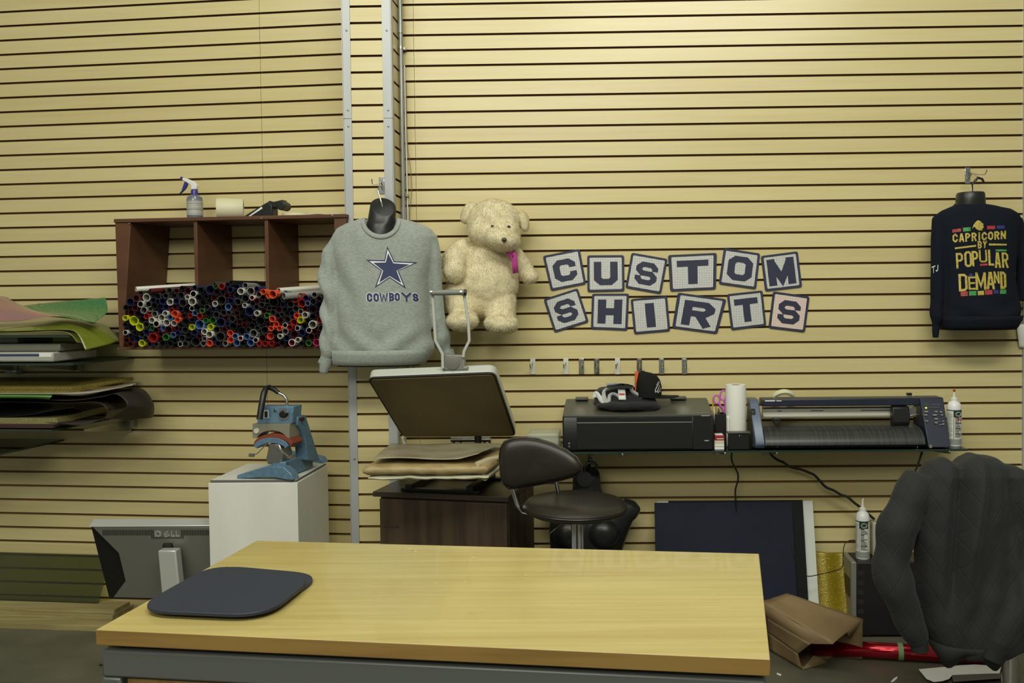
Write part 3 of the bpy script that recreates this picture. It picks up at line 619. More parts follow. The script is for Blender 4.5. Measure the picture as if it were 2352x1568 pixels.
solo('vinyl_sheet', patch([[(-150, 930, .1), (40, 905, .10), (170, 896, .12), (270, 893, .12), (325, 892, .12), (352, 925, .12), (352, 955, .12)], [(-150, 918, .28), (40, 912, .28), (170, 908, .28), (260, 900, .28), (310, 896, .28), (346, 930, .28), (340, 960, .26)], [(-150, 914, .40), (60, 916, .41), (160, 920, .41), (230, 912, .41), (268, 905, .41), (292, 932, .41), (250, 962, .40)]]), darkv, 'big dark brown sheet whose folded end bulges out beyond the shelf', 'vinyl sheet', gsh, ang=60, solid=.0015)
solo('vinyl_sheet', patch([[(-150, 930, .12), (60, 905, .12), (190, 900, .14), (290, 905, .14), (318, 930, .14), (300, 960, .14)], [(-150, 924, .28), (60, 915, .28), (180, 915, .28), (250, 915, .28), (280, 935, .28), (262, 960, .28)], [(-150, 921, .38), (80, 924, .39), (150, 926, .40), (220, 924, .40), (246, 940, .40), (240, 962, .39)]]), mat('umber_vinyl', (58, 50, 40), .4), 'inner dark brown fold nested inside the big folded sheet', 'vinyl sheet', gsh, ang=60, solid=.0015)
solo('vinyl_sheet', patch([[(-150, 903, .15), (60, 903, .15), (128, 903, .16)], [(-150, 906, .415), (60, 907, .415), (120, 908, .42)], [(-150, 914, .425), (60, 914, .425), (114, 917, .42)]]), limeg, 'bright green sheet edge under the gold boards', 'vinyl sheet', gsh, ang=60, solid=.001)
solo('vinyl_sheet', patch([[(-150, 899, .14), (100, 899, .14), (190, 897, .16), (300, 880, .18), (312, 884, .18)], [(-150, 902, .4), (100, 902, .40), (185, 900, .40), (250, 893, .38), (306, 882, .34)], [(-150, 906, .41), (100, 906, .41), (182, 908, .41), (240, 898, .40), (306, 884, .36)]]), vinyl('white_red_sheet', (188, 178, 164), .3), 'pale sheet edge running out to a raised corner above the dark fold', 'vinyl sheet', gsh, ang=60, solid=.001)
board(158, 907, 897, .40, .3, gold, 'second gold glitter board from the top, above the green edge', tip=.06)
board(165, 896, 888, .36, .28, gold, 'uppermost gold glitter board of the shelf stack', tip=.12)
b = MB(); p0 = PL(205, 905, .33); b.ball(p0, .06, .03, .022, None, 16, 8); solo('foam_scrap', b, mat('dark_scrap', (52, 50, 40), .6), 'dark rounded scrap tucked among the gold boards', 'scrap')
# glass pane leaning below, planks on the floor
pane_m = thin_glass('green_tinted_pane', (206, 210, 178), .04, 1.3)
s1_, z1 = SL(252, 1276, .03); b = MB(); b.hexa([LF(s, o, z) for z, oo in ((.075, .12), (z1, .012)) for s, o in ((-4.2, oo + .008), (s1_, oo + .008), (s1_, oo), (-4.2, oo))])
solo('glass_sheet', b, pane_m, 'green tinted glass pane leaning on the slats above the planks', 'glass sheet', ang=0)
pine = mat('raw_pine', (168, 156, 108), .6, var=((1.5, 30, 30), (146, 132, 86), .4, .65))
def plank(x1, off, dep, z0, z1, lb): 
    s = SL(x1, 1395, off)[0]; b = MB(); b.lbox(-4.2, s, off - dep, off, z0, z1); solo('plank', b, pine, lb, 'plank', 'planks on the floor by the wall', bevel=.001, ang=0)
plank(236, .30, .2, .0, .028, 'pale plank lying on the floor in front of the stack'); plank(258, .22, .16, .0285, .05, 'pale plank lying on top, leaning end beside the monitor')
plank(262, .20, .12, .051, .072, 'uppermost pale plank under the glass pane')
# ================================================================ MONITOR, PEDESTAL, CAP PRESS
def hit(px, py, o, n): d = ray(px, py); return CAM + d * ((o - CAM).dot(n) / d.dot(n))
silver = mat('silver_plastic', (136, 136, 128), .38, .35); silver_l = mat('bright_silver_plastic', (196, 198, 190), .3, .3); dkslot = mat('vent_dark', (34, 34, 32), .6)
TLm = PY(208, 1205, 3.84); BLm = PY(251, 1375, 3.985); vM = (BLm - TLm).normalized(); uM = V((1, 0, 0)); nM = uM.cross(vM).normalized()
if nM.y > 0: nM = -nM
hM = (BLm - TLm).length; wM = PY(478, 1107, 3.75).x - TLm.x - .003
mon = thing('computer_monitor', 'silver flat monitor turned with its back to us beside the white pedestal', 'monitor', V((TLm.x + wM / 2, 3.9, 0)))
def mq(a, d, w): return TLm + uM * a + vM * d + nM * w
b = MB(); b.hexa([mq(0, hM, 0), mq(wM, hM, 0), mq(wM, hM, -.028), mq(0, hM, -.028), mq(0, 0, 0), mq(wM, 0, 0), mq(wM, 0, -.028), mq(0, 0, -.028)]); part('screen_slab', b, black_pl, mon, bevel=.002, label='black slim display slab')
pts = [hit(x, y, TLm + nM * .016, nM) for x, y in ((211, 1209), (272, 1270), (288, 1334), (260, 1372))]
edge_r = mq(wM - .004, hM - .004, .016); pts += [edge_r, mq(wM - .004, .006, .016)]
b = MB(); b.prism(pts, -nM * .0155); part('back_cover', b, silver, mon, bevel=.003)
b = MB(); b.hexa([mq(0, .0, .018), mq(wM, 0, .018), mq(wM, 0, -.03), mq(0, 0, -.03), mq(0, -.004, .016), mq(wM, -.004, .016), mq(wM, -.012, -.03), mq(0, -.012, -.03)]); part('top_edge', b, silver_l, mon, bevel=.003, label='bright silver top edge')
b = MB(); px = 236
while px < 490:
    lo = 1229 if not 347 < px < 420 else 1236.5
    up = 1216.5 if not 353 < px < 413 else 1233
    a, c, d, e = [hit(x, y, TLm + nM * .0162, nM) for x, y in ((px, lo), (px + 1.7, lo), (px + 1.7, up), (px, up))]
    b.hexa([a, c, c + nM * .0006, a + nM * .0006, e, d, d + nM * .0006, e + nM * .0006]); px += 3.6
part('vent_grille', b, dkslot, mon, ang=0)
b = MB()
for ch, q in (('D', ((355, 1219), (370, 1219), (371, 1232), (357, 1232))), ('E', ((376, 1224), (386, 1218), (391, 1229), (380, 1234))), ('L', ((393, 1219), (401, 1219), (402, 1232), (394, 1232))), ('L', ((404, 1219), (412, 1219), (413, 1232), (405, 1232)))):
    for poly in in_quad(glyph(ch, .22, .8), q): b.prism([hit(x, y, TLm + nM * .0165, nM) for x, y in poly], nM * .002)
part('lettering', b, silver_l, mon, ang=0)
cA = hit(362, 1264, TLm + nM * .075, nM); cB = hit(403, 1264, TLm + nM * .075, nM)
zb_ = .022; b = MB(); k = V((0, .05, 0)); fw = V((.018, .0, 0))
yb = cA.y + .03
b.hexa([V((cA.x + .012, yb, zb_)), V((cB.x + .02, yb, zb_)), V((cB.x + .02, yb + .05, zb_)), V((cA.x + .012, yb + .05, zb_)), cA, cB, cB + k, cA + k])
part('stand_column', b, silver_l, mon, bevel=.006)
b = MB(); b.box((cA.x + .06, yb + .05, .012), (.3, .2, .022)); part('stand_base', b, silver, mon, bevel=.008)
b = MB(); b.hexa([mq(.33, .14, .017), mq(.37, .14, .017), mq(.37, .14, .03), mq(.33, .14, .03), mq(.33, .04 + .05, .017), mq(.37, .09, .017), mq(.37, .09, .03), mq(.33, .09, .03)]); part('hinge_block', b, dkslot, mon)
cable('power_cable', [V((cB.x + .06, 3.84, .30)), V((cB.x + .09, 3.80, .2)), V((cB.x + .07, 3.78, .05)), V((cB.x - .12, 3.72, .008)), V((cB.x - .3, 3.7, .006))], .004, black_pl, 'black power cable trailing from the back of the monitor')
# white pedestal
lamw = mat('white_laminate', (224, 225, 216), .4, var=((4, 4, 1), (212, 214, 204), .4, .7)); edged = mat('laminate_edge', (96, 98, 90), .5)
YP = 3.75; p0 = PY(478, 1107, YP); p1 = PY(683, 1110, YP); zP = (p0.z + p1.z) / 2; dP = .40
ped = thing('display_pedestal', 'tall white laminate pedestal carrying the blue cap press', 'pedestal', V(((p0.x + p1.x) / 2, YP + dP / 2, 0)))
b = MB(); b.box(((p0.x + p1.x) / 2, YP + dP / 2, (zP) / 2), (p1.x - p0.x, dP, zP)); part('body', b, lamw, ped, bevel=.002)
b = MB(); b.box(((p0.x + p1.x) / 2, YP + dP / 2, zP + .006), (p1.x - p0.x - .014, dP - .014, .011)); part('top_slab', b, [edged, lamw], ped, ang=0)
me = bpy.data.objects[ped.name].children[1].data
for pl_ in me.polygons: pl_.material_index = 1 if pl_.normal.z > .9 else 0
zP += .0118
# cap press
sky = mat('hammered_blue_paint', (106, 136, 156), .35, .15, var=((60, 60, 60), (92, 124, 150), .4, .6), bump=(160, .15, .001)); skyd = sky
beige = mat('beige_painted_steel', (152, 148, 130), .3, .3); rubber = mat('rust_silicone', (126, 62, 40), .55)
fD = V((-.16, -.987, 0)).normalized(); kD = -fD; rD = V((.987, -.16, 0)).normalized()
B0 = PZ(608, 1101, zP)
def cp(px, py, d): return hit(px, py, B0 + kD * d, fD)
cps = thing('cap_press', 'sky blue cap heat press with black looped handle standing on the white pedestal', 'cap press', V((B0.x, B0.y, zP)) + kD * .15)
def cprism(nm, pts, d, ext, m, bev=.003, **k):
    b = MB(); q = [cp(x, y, d) for x, y in pts]
    for p in q: p.z = max(p.z, zP + .0004)
    b.prism(q, kD * ext); return part(nm, b, m, cps, bevel=bev, **k)
cprism('front_foot', ((543, 1101), (545, 1091), (610, 1071), (651, 1072), (668, 1088), (673, 1103), (665, 1103), (628, 1096), (600, 1096)), 0, .055, sky)
b = MB(); c0 = cp(640, 1080, .03); c0.z = zP
b.hexa([c0 - rD * .03 + ZU * z + kD * d + rD * w for z in (.004, .075) for d, w in ((0, 0), (0, .065), (.24, .065), (.24, 0))]); part('base_spine', b, sky, cps, bevel=.004)
bf = PZ(744, 1064, zP) - rD * .2; b = MB(); b.prism([bf + rD * a + ZU * z for a, z in ((-.11, .003), (-.1, .02), (-.03, .05), (.06, .05), (.18, .028), (.2, .003), (.19, .0005), (.04, .01), (-.1, .0005))], kD * .05); part('rear_foot', b, sky, cps, bevel=.003)
cR = cp(690, 1000, .1); b = MB(); b.prism([V((cR.x, cR.y, 0)) - rD * .06 + kD * d + ZU * z for d, z in ((.14, zP + .04), (.06, zP + .06), (.05, zP + .14), (.02, zP + .2), (-.02, zP + .235), (-.02, zP + .272), (.05, zP + .272), (.17, zP + .04))], rD * .06); part('column', b, sky, cps, bevel=.004)
cprism('control_box', ((592, 933), (674, 933), (671, 973), (590, 973)), .045, .075, sky, .004)
arc = lambda cx, cy, rx_, ry_, a0, a1, n: [(cx + rx_ * math.cos(math.radians(a0 + (a1 - a0) * i / n)), cy - ry_ * math.sin(math.radians(a0 + (a1 - a0) * i / n))) for i in range(n + 1)]
cprism('heater_housing', [(580, 973), (665, 973), (665, 1006), (659, 1006)] + arc(624, 1012, 36, 24, 15, 165, 10) + [(585, 1006), (580, 1005)], .035, .085, beige, .002)
cprism('silicone_pad', arc(627, 1022, 45, 26, 8, 172, 12) + arc(627, 1028, 41, 22, 172, 8, 12), .03, .09, rubber, .001)
cprism('lower_platen', arc(622, 1027, 40, 22, 8, 172, 12) + arc(622, 1032, 33, 15, 172, 8, 12), .026, .09, sky, .001)
cprism('steel_arm', ((618, 1018), (642, 1018), (651, 1044), (650, 1052), (643, 1066), (614, 1066), (610, 1054), (612, 1046)), .03, .08, satin, .006)
hpts = [cp(659, 936, .08), cp(659, 918, .08), cp(652, 908, .08), cp(634, 899, .07)]
b = MB(); b.tube(hpts, .0062, 12); part('handle_rod', b, satin, cps)
b = MB(); b.tube([cp(640, 902, .075), cp(629, 894, .07), cp(618, 889, .06), cp(611, 891, .04), cp(606, 903, .02), cp(601, 930, .0), cp(596, 963, -.015)], [.009, .0105, .0115, .0125, .0135, .0135, .0135], 14); part('handle_grip', b, black_pl, cps)
def disc(nm, px, py, d, prof, m, par, n=None): b = MB(); b.lathe(cp(px, py, d), prof, fD if n is None else n, 24); return part(nm, b, m, par)
dial = disc('dial_plate', 652, 951, .0449, [(.0265, 0), (.0265, .001), (.0001, .001)], black_pl, cps)
disc('dial_ring', 652, 951, .0439, [(.026, 0), (.026, .0012), (.018, .0012)], chrome, dial)
disc('dial_knob', 652, 951, .0425, [(.0165, 0), (.015, .014), (.0001, .015)], black_pl, dial)
disc('indicator_lamp', 632.5, 941.5, .0449, [(.007, 0), (.006, .005), (.0001, .006)], chrome, cps)
disc('gauge', 590, 989, .0349, [(.0125, 0), (.012, .006), (.01, .0065), (.0001, .0055)], mat('gauge_face', (206, 204, 186), .35), cps)
b = MB(); b.prism([cp(x, y, .0449) for x, y in ((606, 942), (617, 942), (617, 960), (606, 960))], fD * .002); sw = part('switch_frame', b, white_pl, cps, bevel=.0008)
b = MB(); b.prism([cp(x, y, .043) for x, y in ((608, 944), (615, 944), (615, 958), (608, 958))], fD * .003); part('rocker', b, black_pl, sw, bevel=.001)
b = MB(); k0 = cp(692, 962, .1); b.tube([k0 - rD * .012, k0 + rD * .012], [.007, .009], 12); part('side_knob', b, mat('dark_red_plastic', (60, 22, 18), .4), cps)
for xs_ in (((612, 1020), (590, 1042), (578, 1045)), ((630, 1021), (655, 1042), (666, 1049))):
    b = MB(); b.tube([cp(x, y, .03 if i == 0 else .01) for i, (x, y) in enumerate(xs_)], .0024, 8); e = cp(*xs_[-1], .01); b.box(e, (.022, .012, .014)); part('hold_down_clip', b, satin, cps)
# ================================================================ DRESSER AND FLAT HEAT PRESS
wenge = mat('wenge_wood', (74, 60, 45), .42, var=((26, 26, 2.2), (56, 45, 34), .38, .66), spec=.4); wenge_t = mat('wenge_top', (60, 51, 40), .36, spec=.45)
TH = math.radians(11); dU = V((math.cos(TH), -math.sin(TH), 0)); dV = V((math.sin(TH), math.cos(TH), 0))
FR = PY(1167, 1141, 3.60); zD = FR.z
d0 = ray(856, 1127); tt = (FR - CAM).cross(dU)      # left end of the front edge along dU
a_ = CAM + d0 * 1; wD = ((FR.x - CAM.x) * d0.y - (FR.y - CAM.y) * d0.x) / (dU.x * d0.y - dU.y * d0.x)
FLc = FR - dU * wD; dD = .40
def dq(a, d, z): return V((FLc.x, FLc.y, 0)) + dU * a + dV * d + ZU * z
drs = thing('dresser', 'dark wenge drawer unit under the open flat heat press', 'dresser', dq(wD / 2, dD / 2, 0))
def dbox(a0, a1, e0, e1, z0, z1): return [dq(a, d, z) for z in (z0, z1) for a, d in ((a0, e0), (a1, e0), (a1, e1), (a0, e1))]
b = MB(); b.hexa(dbox(0, wD, 0, dD, zD - .022, zD)); part('top', b, wenge_t, drs, bevel=.0015)
b = MB(); b.hexa(dbox(.028, wD - .004, .02, dD - .01, 0, zD - .0225)); part('carcass', b, wenge, drs, bevel=.001)
for k in range(3):
    z1 = zD - .03 - k * .235; z0 = z1 - .222; b = MB(); b.hexa(dbox(.032, wD - .006, .0, .0195, z0 + .004, z1)); dr = part('drawer', b, wenge, drs, bevel=.0015)
    b = MB(); b.hexa(dbox(.05, .12, -.004, .0, z0 + .1, z0 + .108)); part('finger_pull', b, wenge_t, dr)
hp_ = thing('heat_press', 'open flat heat press with brown wrapped lower pad on the dark dresser', 'heat press', dq(wD * .42, .12, zD + .0005))
zH = zD + .0008
# base rails
b = MB(); 
for d in (.03, .3):
    b.hexa(dbox(.12, wD - .14, d, d + .03, zH, zH + .012))
for a in (.14, wD - .2): b.hexa(dbox(a, a + .03, .03, .33, zH + .0005, zH + .03))
part('base_frame', b, black_pl, hp_, bevel=.001)
kraft = mat('kraft_padding', (166, 148, 104), .45, var=((14, 14, 40), (148, 126, 82), .4, .65), bump=(28, .5, .006)); cotton = mat('white_padding', (186, 182, 156), .8, bump=(40, .5, .006)); sheetm = mat('greyed_teflon_sheet', (158, 150, 124), .4, var=((9, 9, 20), (136, 126, 100), .4, .7), bump=(14, .25, .004))
def zof(px, py, Y): return PY(px, py, Y).z
def slab(x0, x1, yt, yb, Yf, dep, skew=.0, n=.0, nz=30., sag=0.):
    """soft slab, its front edge seen between x0..x1, yt..yb at depth Yf"""
    A, B_ = PY(x0, yb, Yf), PY(x1, yb + 4, Yf - (x1 - x0) * .0000); zt_ = zof((x0 + x1) / 2, yt, Yf); zb2 = A.z
    b = MB(); rings = []; NX = 40
    for i in range(NX + 1):
        f = i / NX; x = A.x + (B_.x - A.x) * f; e = min(f, 1 - f); rnd = min(1, (e / .04)) ** .5 if e < .04 else 1
        h = (zt_ - zb2) / 2 * (.55 + .45 * rnd); zm = (zt_ + zb2) / 2; r = []
        for k in range(20):
            a = 2 * math.pi * k / 20; cy, sy = math.cos(a), math.sin(a)
            py_ = -abs(cy) ** .5 * (1 if cy > 0 else -1) * dep / 2; pz_ = abs(sy) ** .6 * (1 if sy > 0 else -1) * h
            w = n * noise.noise(V((x * nz, py_ * nz, pz_ * nz)))
            r.append(V((x + skew * (py_ + dep / 2) - (0 if rnd == 1 else (1 - rnd) * .0), Yf + dep / 2 + py_ + w, zm + pz_ + w * .8)))
        rings.append(r)
    return b.loft(rings)
part('white_pad', slab(845, 1122, 1091, 1105, 3.44, .37, .10, .006, 24), cotton, hp_, ang=70)
part('kraft_pad', slab(833, 1120, 1066, 1097, 3.43, .38, .10, .005, 18), kraft, hp_, ang=70, label='pad wrapped in shiny brown kraft')
zk = zof(970, 1063, 3.43)
# loose cover sheet
P_ = [PY(858, 1058, 3.45), PY(1098, 1064, 3.45), PY(1160, 1034, 3.80), PY(900, 1031, 3.82)]
zs_ = [zof(930, 1064, 3.45), zof(1098, 1065, 3.45)]
def cs(u, v):
    a = P_[0] * (1 - u) + P_[1] * u; c = P_[3] * (1 - u) + P_[2] * u; p = a * (1 - v) + c * v
    return V((p.x, p.y, zk + .014 + .004 * math.sin(u * 7 + v * 3) + .022 * max(0, u - .82) / .18 * (1 - v) * .7))
b = MB(); b.sheet(36, 14, cs); part('cover_sheet', b, sheetm, hp_, ang=70, solid=.002)
b = MB(); b.tube([PY(1096, 1066, 3.44), PY(1120, 1056, 3.52), PY(1146, 1050, 3.62)], [.012, .012, .01], 12, flat=.6); part('rolled_edge', b, mat('pale_roll', (192, 182, 148), .6), hp_)
b = MB(); b.tube([PY(1112, 1096, 3.46), PY(1126, 1085, 3.54), PY(1150, 1068, 3.66)], [.016, .013, .012], 12, flat=.8); part('padding_wisp', b, cotton, hp_, ang=70)
# upper platen
T0, T1, T2, T3 = PY(843, 869, 3.50), PY(1137, 857, 3.50), PY(1186, 1001, 3.80), PY(925, 1003, 3.80)
nU = (T1 - T0).cross(T3 - T0).normalized()
if nU.y < 0: nU = -nU
teflon = mat('bronze_teflon', (104, 92, 58), .34, .3, var=((3, 3, 3), (84, 74, 46), .35, .7)); case_m = mat('light_grey_casing', (190, 194, 184), .3, .2)
pl4 = [T0, T1, T2, T3]; cen = (T0 + T1 + T2 + T3) / 4
b = MB(); b.prism([p + nU * .0 for p in rounded(pl4, .03)], nU * .008); part('edge_gasket', b, black_pl, hp_, ang=40, label='black rim round the plate')
b = MB(); b.prism([cen + (p - cen) * .965 - nU * .004 for p in rounded(pl4, .022)], nU * .004); part('heating_plate', b, teflon, hp_, ang=40)
b = MB(); b.prism([cen + (p - cen) * 1.004 + nU * .0085 for p in rounded(pl4, .035)], nU * .04); part('upper_casing', b, case_m, hp_, ang=40, bevel=.004)
# handle frame standing on the casing
YH = 3.49
b = MB(); b.prism([PY(x, y, YH + .03) for x, y in ((1003, 846), (1088, 846), (1090, 854), (1001, 854))], V((0, .05, 0))); part('mount_plate', b, case_m, hp_, bevel=.002)
b = MB(); b.prism([PY(x, y, YH + .02) for x, y in ((1017, 814), (1066, 816), (1067, 842), (1075, 842), (1075, 850), (1016, 850))], V((0, .04, 0))); br = part('hinge_bracket', b, silver, hp_, bevel=.003)
b = MB(); b.lathe(PY(1040, 832, YH + .02), [(.03, 0), (.03, .003), (.027, .004), (.0001, .004)], (0, -1, 0), 28); part('hinge_cover', b, mat('grey_cap', (112, 112, 104), .4), br)
for pts in (((1017, 846), (1016, 812), (1000, 782), (993, 674)), ((1064, 820), (1066, 806), (1078, 782), (1076, 742), (1066, 676))):
    b = MB(); b.tube([PY(x, y, YH + .012) for x, y in pts], .0062, 8, flat=.6, up=(0, 1, 0)); part('handle_bar', b, case_m, hp_)
b = MB(); b.tube([PY(991, 672, YH), PY(1066, 671, YH)], .0115, 16); gp = part('handle_grip', b, mat('grey_rubber', (122, 126, 118), .5), hp_)
for x, m_ in ((991.5, chrome), (1060, chrome), (1069, black_pl)):
    b = MB(); b.tube([PY(x - 2.2, 671.5, YH), PY(x + 2.2, 671.5, YH)], .0128, 16); part('end_cap', b, m_, gp)
# rear linkage
b = MB(); b.tube([PY(1036, 1009, 3.86), PY(1127, 1009, 3.86)], .012, 14)
for x in (1042, 1058, 1113, 1125): b.tube([PY(x, 1009, 3.86), V((PY(x, 1009, 3.86).x, 3.86, zk - .02))], .006, 8)
part('linkage_bar', b, chrome, hp_)
b = MB(); b.tube([PY(1098, 998, 3.85), V((PY(1098, 998, 3.85).x, 3.85, zk - .02))], .016, 12); part('gas_spring', b, black_pl, hp_)
b = MB(); b.box(V((PY(1090, 1030, 3.86).x, 3.88, zk - .07)), (.24, .05, .1)); part('rear_bracket', b, black_pl, hp_, bevel=.003)
b = MB(); b.tube([PY(925, 1004, 3.82), V((PY(931, 1040, 3.84).x, 3.84, zk))], .007, 8); part('lift_rod', b, white_pl, hp_)
# ================================================================ STOOL
leather = mat('dark_brown_leather', (40, 36, 31), .36, bump=(120, .08, .001), spec=.5)
YS = 3.43; c = PY(1322, 1152, YS); rS = (PY(1443, 1160, YS) - PY(1203, 1160, YS)).length / 2
st = thing('bar_stool', 'dark brown leather swivel stool with chrome post behind the desk', 'stool', V((c.x, YS, 0)))
b = MB(); tl = Matrix.Rotation(math.radians(1.5), 3, 'Y')
prof = [(.0001, .014), (rS * .5, .016), (rS * .8, .010), (rS * .93, .002), (rS, -.014), (rS * .98, -.032), (rS * .85, -.045), (.0001, -.047)]
b.lathe(V((0, 0, 0)), prof, (0, 0, 1), 56); b.v = [c + tl @ V((p.x, p.y, p.z + .0)) for p in b.v]; part('seat', b, leather, st, ang=50)
b = MB(); b.lathe(V((0, 0, 0)), [(rS * 1.0, -.018), (rS * 1.008, -.0205), (rS * 1.0, -.023)], (0, 0, 1), 56); b.v = [c + tl @ p for p in b.v]; part('piping', b, leather, bpy.data.objects[st.name].children[0], ang=50)
# teardrop back rest, curved round the sitter
out = [(1147, 1050), (1149, 1030), (1158, 1014), (1178, 1006), (1205, 1004), (1235, 1007), (1270, 1018), (1302, 1033), (1325, 1050), (1337, 1070), (1336, 1083), (1322, 1093), (1290, 1102), (1240, 1112), (1195, 1120), (1168, 1122), (1157, 1112), (1150, 1090)]
def yb_(px): f = (px - 1147) / 190; return YS - .005 - .10 * (f - .35) ** 2 * 1.2 + .02
cx0, cy0 = 1228, 1060; rings = []
for t_, dy in ((.06, -.034), (.5, -.035), (.8, -.031), (.93, -.022), (1., -.006), (1., .006), (.93, .018), (.6, .022), (.06, .023)):
    rings.append([PY(cx0 + (x - cx0) * t_, cy0 + (y - cy0) * t_, yb_(cx0 + (x - cx0) * t_) + dy) for x, y in out])
b = MB(); b.loft(rings); o = part('backrest', b, leather, st, ang=80, sub=1)
b = MB(); b.tube([PY(x, y, yb_(x)) for x, y in out], .0035, 8, loop=True); part('piping', b, leather, o)
for pts in (((1172, 1108, .0), (1178, 1128, .0), (1188, 1160, -.01), (1200, 1175, -.02), (1222, 1180, .0), (1260, 1182, .05)), ((1276, 1092, .02), (1279, 1112, .03), (1284, 1140, .05), (1290, 1165, .06))):
    b = MB(); b.tube([PY(x, y, yb_(x) + .03 + d) for x, y, d in pts], .0085, 12); part('back_support', b, chrome, st)
b = MB(); b.lathe(V((c.x + .006, YS, 0)), [(.0001, 0), (.2, 0), (.205, .006), (.19, .02), (.05, .045), (.03, .05), (.03, .52), (.0265, .525), (.0265, c.z - .06), (.04, c.z - .058), (.06, c.z - .046), (.0001, c.z - .046)], seg=36); part('post', b, chrome, st, ang=40)
b = MB(); b.tube([PY(1305, 1184, YS - .03), PY(1280, 1208, YS - .08), PY(1262, 1224, YS - .1)], .004, 8); part('lift_lever', b, chrome, st)
# ================================================================ MANNEQUINS AND SWEATSHIRTS
formblk = mat('black_form_plastic', (30, 31, 30), .36, spec=.45)
def ring(cpx, hw, py, Y, hd, n=44, ex=2.4, tilt=0., lean=0.):
    """horizontal cross-section seen centred at cpx, hw picture points to either side"""
    c = PY(cpx, py, Y); a = (PY(cpx + hw, py, Y) - c).length; r = []
    for k in range(n):
        t_ = 2 * math.pi * k / n; cc, s = math.cos(t_), math.sin(t_)
        x = abs(cc) ** (2 / ex) * (1 if cc > 0 else -1) * a; y = abs(s) ** (2 / ex) * (1 if s > 0 else -1) * hd
        r.append(c + V((x, y, tilt * y + lean * x)))
    return r
def body(mb, secs, Y):
    rs_ = [ring((a + c) / 2, (c - a) / 2, py, Y + (k[0] if k else 0), hd) for py, a, c, hd, *k in secs]; return mb.loft(rs_)
def fold(p, s=1.): return noise.noise(V((p.x * 7 * s, p.y * 7 * s, p.z * 3.2 * s)))
def sleeve(mb, pts): 
    P = [PY(x, y, Y) for x, y, r, Y in pts]; R = [r / FPX * Y for x, y, r, Y in pts]
    Q, RR = [], []
    for i in range(len(P) - 1):
        for s in range(5): f = s / 5; Q.append(P[i].lerp(P[i + 1], f)); RR.append(R[i] * (1 - f) + R[i + 1] * f)
    return mb.tube(Q + [P[-1]], RR + [R[-1]], 16)
# ---- grey sweatshirt
G = 3.85
man = thing('mannequin_form', 'black hanging torso form wearing the grey star sweatshirt, neck cut slanted', 'mannequin', PY(872, 838, G))
b = MB(); b.loft([ring(875, 34, 548, G, .066, ex=2), ring(875, 33, 520, G, .064, ex=2), ring(877, 31, 500, G - .004, .052, ex=2, tilt=.5, lean=-.05), ring(880, 29.5, 476, G - .008, .036, ex=2, tilt=1.25, lean=-.22), ring(880.5, 27.5, 474.5, G - .01, .033, ex=2, tilt=1.25, lean=-.22)])
part('neck', b, formblk, man, ang=40)
b = MB(); body(b, [(548, 800, 950, .05), (600, 790, 978, .08), (760, 785, 975, .085), (815, 782, 965, .09), (839, 776, 966, .085)], G + .01); part('torso', b, formblk, man, ang=50)
b = MB(); b.tube([PY(880, 482, G - .01), PY(876, 466, G - .005), PY(872, 452, G + .01), PY(868, 440, G + .02), PY(870, 430, G + .03), PY(876, 428, G + .04), PY(879, 436, G + .05)], .0035, 8); part('hanging_hook', b, chrome, man)
slat_hook('chrome hook on the pier holding up the sweatshirt form', 877, 427, 0, chrome, 'hooks holding the torso forms', prong=.11, plane='P', turn=-.012)
slat_hook('small metal hook left bare on the slats just below the grey sweatshirt hem', 947, 843, 0, nick, 'hooks holding the torso forms', prong=.04)
hea = mat('heather_grey_fleece', (152, 160, 152), .9, var=((70, 70, 160), (136, 144, 136), .38, .66), bump=(240, .12, .001), sheen=.25)
hea_s = hea
b = MB(); body(b, [(499, 846, 906, .05), (506, 822, 930, .066), (514, 798, 960, .078), (526, 776, 990, .088), (545, 764, 1004, .096), (580, 762, 999, .106), (640, 774, 986, .114), (700, 777, 985, .118), (760, 774, 989, .122), (800, 771, 991, .124), (818, 774, 985, .118), (828, 778, 972, .108)], G)
sleeve(b, [(784, 548, 18, G), (766, 580, 25, G - .01), (757, 640, 23, G - .02), (757, 700, 22, G - .03), (758, 760, 21, G - .035), (752, 810, 16, G - .04), (746, 836, 12.5, G - .04)])
sleeve(b, [(984, 545, 21, G), (998, 590, 16, G + .0), (1001, 660, 15, G + .02), (1007, 730, 16, G + .04), (1020, 790, 17, G + .07), (1027, 815, 14, G + .08)])
def wr1(p):
    w = .006 * fold(p) + .003 * noise.noise(V((p.x * 18, p.y * 18, p.z * 9)))
    q = p - PY(885, 640, G); 
    w += .010 * math.sin((q.x * 1.0 + q.z * .55) * 42) * max(0, min(1, (-q.x - .02) * 6)) * max(0, 1 - abs(q.z + .04) * 4)      # drag folds to the armpit
    w += .006 * math.sin((q.x - q.z * .5) * 38) * max(0, min(1, (-q.z - .1) * 5)) * .7
    if q.x < -.215:        # bunched sleeve
        w += .008 * math.sin(q.z * 46 + 3 * q.x * 20 + 2 * noise.noise(p * 6)) * min(1, (-q.x - .215) * 30) * max(.2, min(1, (.2 - q.z) * 4))
    w += .005 * math.sin((q.z * 1.0 - abs(q.x) * .8) * 50) * max(0, min(1, (-q.z - .17) * 9))
    return w
me = melt(b, .0065, 5, .5, wr1)
def scoop(me, cpx, hw, ytop, ydip, Y):      # cut the round neck opening: the front edge hangs low, the back stays high
    for v in me.vertices:
        if v.co.y < Y + .03:
            c = PY(cpx, ytop, v.co.y); w = hw / FPX * v.co.y; u = abs(v.co.x - c.x) / w
            if u < 1:
                f = min(1, max(0, (Y + .03 - v.co.y) / .05)); py = ytop + (ydip - ytop) * math.sqrt(1 - u * u) * f
                v.co.z = min(v.co.z, PY(cpx, py, v.co.y).z)
    me.update()
scoop(me, 875, 37, 504, 538, G)
